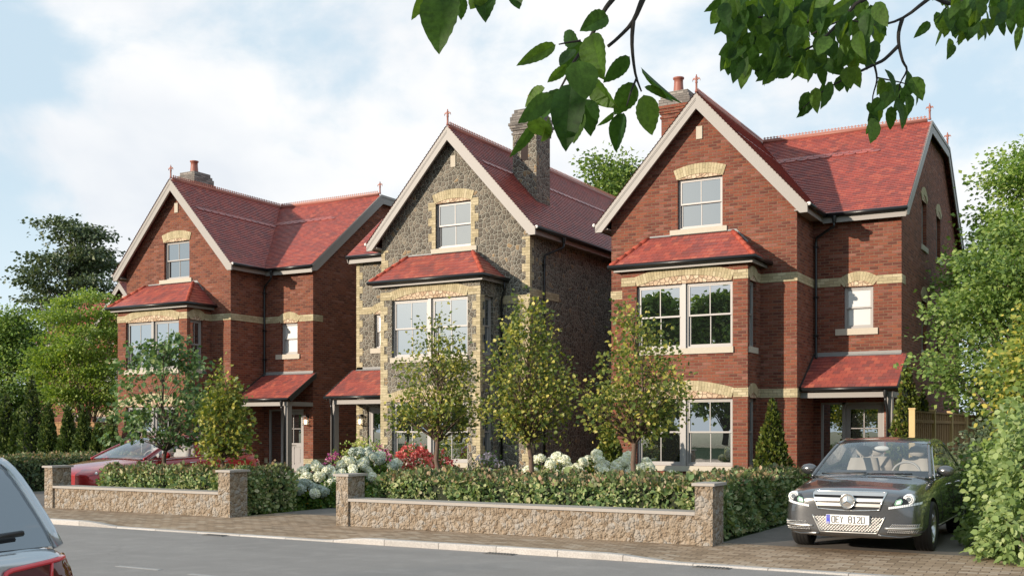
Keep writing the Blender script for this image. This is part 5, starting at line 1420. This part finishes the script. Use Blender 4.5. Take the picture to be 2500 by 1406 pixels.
sil.t.scale = (1, 1, 1.06)
mb = MB(); mb.prism([(-.54, 1.62, 1.435), (.54, 1.62, 1.435), (.50, 1.83, 1.405), (-.50, 1.83, 1.405)], (0, 0, .03)); mb.build('spoiler', 'black_trim', sil.t)
mb = MB(); mb.tube([(-.05, 2.105, 1.03), (-.30, 2.095, 1.05), (-.55, 2.075, 1.06)], .014, 6); mb.ball((-.02, 2.11, 1.02), .035); mb.build('rear_wiper', 'black_trim', sil.t)
for sg in (-1, 1):
    tl = sil.patch('tail_light', [(sg*.34, .70), (sg*.80, .68), (sg*.80, .935), (sg*.40, .90)], 'tail_dark', .010, 10, 5, front=False)
    strip_on(sil, lin((sg*.335, .71), (sg*.40, .895), 5)+lin((sg*.43, .905), (sg*.79, .937), 8), .013, 'tail_bright', 'lamp_border', False, .010, tl)
    strip_on(sil, lin((sg*.64, .70), (sg*.655, .92), 5), .009, 'tail_bright', 'lamp_divider', False, .012, tl)
    pts = []
    mb = MB()
    for i in range(9):
        P_ = []
        for j in range(4):
            y = 2.12-.22*i/8; z = .70+.225*j/3; h = sil.hit(y, z, side=sg)
            P_.append((h.x+sg*.008, h.y, h.z) if h else (sg*.86, y, z))
        pts.append(P_)
    mb.grid(pts); mb.build('tail_light', 'tail_lens', sil.t)
mb = MB(); pts = []
for i in range(21):
    x = -.72+1.44*i/20; h = sil.hit(x, .955, False)
    if h: pts.append((x, h.y+.001, .955+.02*(1-(x/.72)**2)))
mb.build('boot_gap', 'black_trim', sil.t) if False else None
mb = MB(); ph = sil.hit(0, .60, False); mb.box(-.26, .26, ph.y-.01, ph.y+.02, .55, .66); mb.build('number_plate', 'plate_white', sil.t)
for c_ in (car, red, sil): c_.bm.free()
# ------------------------------------------------------------------ broad-leaved tree overhanging the viewer
def bigleaf(mb, base, tip, w, nrm, fold=.35, curl=.12, n=9, jag=.012, rg=random):
    base, tip = Vector(base), Vector(tip); d = tip-base; L = d.length; d.normalize()
    s = d.cross(nrm).normalized(); nn = s.cross(d).normalized()
    mid, le, ri = [], [], []
    for i in range(n+1):
        t = i/n; ww = w*(math.sin(math.pi*min(1., t**.74))**.80)
        z = -curl*L*(t*t)
        c = base+d*(L*t)+nn*z; mid.append(c)
        j = 1+(jag*4 if i % 2 else -jag)*(0 < i < n)
        le.append(c+s*ww*j+nn*(fold*ww)-d*(.02*L*(i % 2))); ri.append(c-s*ww*j+nn*(fold*ww)-d*(.02*L*((i+1) % 2)))
    V = mid+le+ri; k = n+1; F = []
    for i in range(n): F += [[i, i+1, k+i+1, k+i], [i+1, i, 2*k+i, 2*k+i+1]]
    mb.add(V, F, None, 0, False)
def overhang():
    rg = random.Random(4)
    t = thing('overhanging_tree', 'broad-leaved tree whose leafy boughs hang into the top of the view', 'tree', (1.5, .2, 0))
    O = Vector((1.5, .2, 0))
    def P(px, py, dep): return at(px, py, depth=dep)-O
    tb = MB(); top = Vector((-.1, -.3, 4.6))
    tb.tube(spts([(0, 0, -.1), (.05, 0, .6), (-.02, -.05, 1.6), (.03, -.1, 3.0), top], 4), [.24-.012*i/1.3 for i in range(17)], 10)
    tb.build('trunk', 'bark', t)
    def wood(name, paths):
        mb = MB()
        for pts, r0, r1 in paths:
            q = spts(pts, 3) if len(pts) > 2 else [Vector(p) for p in pts]; m = len(q)
            mb.tube(q, [r1+(r0-r1)*(1-i/(m-1))**(3 if r0 > .02 else 1) for i in range(m)], 6)
        return mb.build(name, 'dark_bark', t)
    VW = Vector((ST, -CT, -.1)).normalized()     # roughly towards the viewer
    def nrm(k=.8): return (VW*.9+Vector((rg.uniform(-k, k), rg.uniform(-k, k), rg.uniform(-k, k)+.15))).normalized()
    # centre bough, big leaves
    d0 = 2.6
    px = lambda l, dd=d0: [P(a, b, dd) for a, b in l]
    C = [px([(1640, -160), (1575, -15), (1546, 52), (1510, 92), (1484, 114)])]
    w = wood('bough', [([top, Vector((-1.1, 1.0, 3.3))]+C[0], .035, .004),
         (px([(1546, 52), (1543, 110), (1551, 180), (1566, 224)]), .006, .0022), (px([(1555, 190), (1540, 225), (1530, 260)]), .003, .0015),
         (px([(1600, -120), (1502, -8), (1472, 32), (1440, 95), (1402, 150), (1385, 185), (1365, 222)]), .007, .002), (px([(1418, 100), (1390, 104), (1364, 109)]), .003, .0015)])
    L = [(1085,-25,1062,114,44),(1050,-25,1003,50,14),(1108,-20,1070,45,20),(1118,-10,1131,50,17),(1190,-25,1183,48,26),(1175,-35,1150,22,24),(1255,-30,1268,23,18),(1355,110,1262,160,16),(1482,38,1418,74,21),(1412,108,1370,78,18),
         (1446,84,1462,190,33),(1430,108,1366,172,22),(1382,158,1338,208,15),(1412,150,1432,242,36),(1374,220,1322,288,27),(1345,232,1272,300,20),(1300,282,1342,346,24),(1395,205,1374,357,38),(1418,272,1398,350,24),(1444,195,1502,266,26),
         (1536,139,1474,204,19),(1548,203,1500,284,25),(1420,244,1449,328,28),(1497,274,1458,311,9),(1522,277,1495,369,25),(1566,166,1662,258,19),(1574,214,1652,240,14),(1570,234,1594,331,29),(1310,296,1252,388,13),(1340,290,1328,346,18),(1400,120,1366,160,20),(1330,215,1280,262,18)]
    mb = MB()
    for x0, y0, x1, y1, hw in L:
        da = d0+rg.uniform(-.12, .12); db = da+rg.uniform(-.05, .05)
        bigleaf(mb, P(x0, y0, da), P(x1, y1, db), hw*d0/FPX*1.12, nrm(.75), rg.uniform(.1, .55), rg.uniform(.02, .22), 15, .012)
    mb.build('foliage', 'canopy_leaf', w)
    # right-hand bough
    d1 = 5.0
    q = lambda l, dd=d1: [P(a, b, dd) for a, b in l]
    w = wood('bough', [([top, Vector((-.9, 2.4, 5.0))]+q([(2420, -110), (2275, -8), (2205, 44), (2140, 62), (2060, 50), (1980, 85)]), .035, .004),
         (q([(2203, 46), (2194, 80), (2195, 112), (2204, 150), (2214, 172), (2197, 206), (2196, 240)]), .011, .002), (q([(2194, 112), (2160, 145), (2135, 158), (2085, 182), (2040, 205), (2000, 230), (1960, 265)]), .009, .002),
         (q([(2135, 160), (2141, 195), (2131, 235), (2130, 275)]), .006, .002), (q([(2140, 190), (2200, 202), (2240, 215)]), .004, .0015),
         (q([(2330, -60), (2120, -6), (2060, 45), (1990, 110), (1900, 150)]), .012, .003), (q([(2160, -60), (1990, 0), (1900, 40), (1800, 40)]), .012, .003), (q([(2015, -30), (2006, 40), (2025, 75)]), .006, .002), (q([(2100, -20), (1960, 60), (1850, 110), (1790, 150)]), .009, .002)])
    mb = MB()
    def sprig(pts, hw=17, ln=54, dd=d1, jd=.2, dirn=None):
        for x, y in pts:
            a = dirn if dirn is not None else rg.gauss(math.pi/2+.1, .42); l_ = ln*rg.uniform(.75, 1.25)
            da = dd+rg.uniform(-jd, jd)
            bigleaf(mb, P(x, y, da), P(x+l_*math.cos(a), y+l_*math.sin(a), da+rg.uniform(-.07, .07)), hw*rg.uniform(.75, 1.1)*dd/FPX, nrm(.8), rg.uniform(.05, .5), rg.uniform(.02, .25), 9, .014)
    def inside(x, y, poly):
        c = False; n = len(poly)
        for i in range(n):
            (x0, y0), (x1, y1) = poly[i], poly[(i+1) % n]
            if (y0 > y) != (y1 > y) and x < (x1-x0)*(y-y0)/(y1-y0)+x0: c = not c
        return c
    def fill(poly, n, **kw):
        k = 0; xs = [p[0] for p in poly]; ys = [p[1] for p in poly]
        while k < n:
            x, y = rg.uniform(min(xs), max(xs)), rg.uniform(min(ys), max(ys))
            if inside(x, y, poly): sprig([(x, y)], **kw); k += 1
    fill([(1745, 15), (1760, -40), (2140, -40), (2150, 60), (2140, 120), (2090, 135), (2000, 165), (1930, 165), (1850, 160), (1775, 140), (1785, 80)], 265, jd=.45)
    for l in ([(2050, 185), (2030, 200), (2010, 205), (1990, 215), (2065, 165), (1985, 235), (1970, 245), (1975, 225)], [(2090, 180), (2080, 165)], [(2130, 270), (2128, 290), (2120, 250), (2140, 255), (2135, 290)],
              [(2150, 190), (2170, 200), (2195, 205), (2185, 240), (2205, 215), (2215, 230), (2160, 170), (2230, 205), (2200, 250), (2170, 225), (2175, 260), (2225, 190), (2150, 240)], [(2215, 172), (2235, 200)]): sprig(l)
    mb.build('foliage', 'canopy_leaf', w)
    # top right corner bough
    w = wood('bough', [([top, Vector((-.3, 2.6, 4.9))]+q([(2640, -160), (2500, -50), (2420, -10), (2360, 30), (2330, 75)], 5.3), .03, .003), (q([(2370, 20), (2350, 80), (2335, 105)], 5.3), .004, .0015), (q([(2330, -20), (2310, 20), (2280, 50)], 5.3), .004, .0015), (q([(2560, -60), (2490, 20), (2470, 60)], 5.3), .008, .002)])
    mb = MB()
    fill([(2300, -40), (2530, -40), (2530, 20), (2470, 30), (2450, 45), (2400, 55), (2370, 60), (2330, 50), (2300, 20)], 95, hw=14, ln=46, dd=5.3, jd=.4)
    sprig([(2290, 45), (2270, 55), (2310, 55), (2300, 65), (2330, 110), (2345, 80), (2320, 95), (2285, 30), (2480, 55), (2490, 65), (2500, 40), (2345, 50)], 12, 42, 5.3)
    mb.build('foliage', 'canopy_leaf', w)
    # unseen crown mass behind the viewer, added to keep sun off the hanging leaves
    rng = np.random.default_rng(9); n = 3400
    d = fib(n, rng); Pp = d*(rng.random(n)**.4)[:, None]*np.array([2.3, 1.5, 1.7])+np.array([-3.9, -1.7, 4.5])-np.array(O)
    k = (Pp[:, 2] > 2.0); Pp = Pp[k]
    w = wood('bough', [([top, Vector((-2.2, -1.2, 4.9)), Vector((-4.6, -2.0, 4.8))], .09, .02), ([Vector((-2.2, -1.2, 4.9)), Vector((-3.6, -1.0, 3.8)), Vector((-4.8, -.9, 3.4))], .05, .01), ([top, Vector((-1., -1.2, 5.2)), Vector((-2.6, -2.6, 5.6))], .06, .01)])
    leaf_mesh('foliage', Pp, rng.normal(size=Pp.shape)+np.array([0, 0, -.6]), .10*(.7+.6*rng.random(len(Pp))), 'canopy_leaf', w, rng, 'oval', np.array([0, 0, 1.]), .9)
overhang()
# trees over the road, behind the viewer: seen only as reflections in the windows
base = tree('tall_tree', 'tall broad tree across the road, seen only as a reflection in the windows', (-44, -56, 0), 'trees across the road', seed=301, H=15.5, z0=3.2,
     crown=lambda t, a: 4.6*math.sin(math.pi*min(1, t*.74+.20))**.7*lump(a, .2, 5*t), ncl=95, nlf=110, spread=.7, size=.5, trunk_r=.35, bark='dark_bark', leaf='mid_leaf', flat=.6, inner=.35)
for x, y, s, rz in ((-36, -55, .98, 1.), (-29, -57, .9, 2.2), (-52, -58, .80, 3.), (-20, -54, .85, 4.), (-12, -56, .8, 5.), (-60, -60, .50, .5), (-69, -58, .42, 1.5), (-78, -60, .46, 2.5), (-88, -60, .52, 3.5), (-98, -58, .62, 4.5), (-107, -60, .80, 5.5), (-118, -58, .72, .8), (-130, -60, .8, 1.8), (-2, -56, .8, 2.)):
    dup(base, (x, y, 0), rz, None, (s, s, s))
# ------------------------------------------------------------------ light, sky, camera
def setup():
    sun_dir = Vector((-.555, -1., .262)).normalized()       # towards the sun
    L = bpy.data.lights.new('sun', 'SUN'); L.energy = 4.5; L.angle = R(.6); L.color = (1., .86, .70)
    o = bpy.data.objects.new('sun', L); COL.objects.link(o)
    o.rotation_euler = (-sun_dir).to_track_quat('-Z', 'Y').to_euler()
    el = math.asin(sun_dir.z); az = math.atan2(sun_dir.x, sun_dir.y)
    w = bpy.data.worlds.new('World'); SC.world = w; w.use_nodes = True
    t = NT.__new__(NT); t.t = w.node_tree; t.t.nodes.clear(); t.out = t.t.nodes.new('ShaderNodeOutputWorld')
    sky = t.n('ShaderNodeTexSky', {'sky_type': 'NISHITA', 'sun_disc': False, 'sun_elevation': el, 'sun_rotation': az, 'air_density': 1., 'dust_density': 1.2, 'ozone_density': 1.5})
    d = t.n('ShaderNodeTexCoord').outputs['Generated']
    sp = t.n('ShaderNodeSeparateXYZ', Vector=d)
    vec = t.n('ShaderNodeVectorMath', {'operation': 'MULTIPLY'}, i0=d, i1=(1., 1., 1.55)).outputs[0]
    vec = t.n('ShaderNodeVectorMath', {'operation': 'ADD'}, i0=vec, i1=CLOUD_OFF).outputs[0]
    warp = t.n('ShaderNodeTexNoise', Vector=vec, Scale=2.2, Detail=3.)
    vec2 = t.n('ShaderNodeVectorMath', {'operation': 'ADD'}, i0=vec, i1=t.n('ShaderNodeVectorMath', {'operation': 'SCALE'}, i0=warp.outputs['Color'], Scale=.16).outputs[0]).outputs[0]
    n1 = t.noise(3.6, vec2, 9, .54); n2 = t.noise(1.5, vec, 2, .5)
    f = t.m('ADD', t.m('MULTIPLY', n1, .70), t.m('MULTIPLY', n2, .40))
    side = t.n('ShaderNodeVectorMath', {'operation': 'DOT_PRODUCT'}, i0=d, i1=(CT, ST, 0)).outputs['Value']
    f = t.m('ADD', f, t.m('MULTIPLY', side, .04))
    mask = smooth(t, f, .565, .665)
    lowcl = smooth(t, sp.outputs[2], .02, .16)
    mask = t.m('MULTIPLY', mask, t.m('ADD', .45, t.m('MULTIPLY', lowcl, .55)))
    base = t.mix(.82, sky.outputs[0], (4.55, 5.65, 6.45))
    base = t.mix(t.m('SUBTRACT', 1., smooth(t, sp.outputs[2], .0, .24)), base, (5.5, 6.3, 6.75))
    shade = t.ramp(t.noise(4.5, vec2, 5, .5), [(.35, (5.5, 5.75, 6.1)), (.58, (6.95, 6.9, 6.85))])
    c = t.mix(t.m('MULTIPLY', mask, .95), base, shade)
    bg = t.n('ShaderNodeBackground', Color=c, Strength=.125).outputs[0]
    t.t.links.new(bg, t.out.inputs[0])
    cd = bpy.data.cameras.new('camera'); cd.sensor_width = 36; cd.lens = FPX/2500*36; cd.shift_y = (HOR-703)/2500.; cd.clip_end = 3000; cd.clip_start = .05
    co = bpy.data.objects.new('camera', cd); COL.objects.link(co); co.location = (0, 0, EYE); co.rotation_euler = (R(90), 0, TH)
    SC.camera = co
    SC.view_settings.view_transform = 'Standard'; SC.view_settings.look = 'None'; SC.view_settings.gamma = 1; SC.view_settings.exposure = EXPOSURE
    SC.render.engine = 'CYCLES'; cy = SC.cycles
    cy.max_bounces = 6; cy.diffuse_bounces = 3; cy.glossy_bounces = 4; cy.transmission_bounces = 4; cy.transparent_max_bounces = 10
    cy.caustics_reflective = False; cy.caustics_refractive = False; cy.sample_clamp_indirect = 4.
    cy.use_denoising = True
CLOUD_OFF = (3.0, 12.7, 17.4)
EXPOSURE = 0.3
setup()
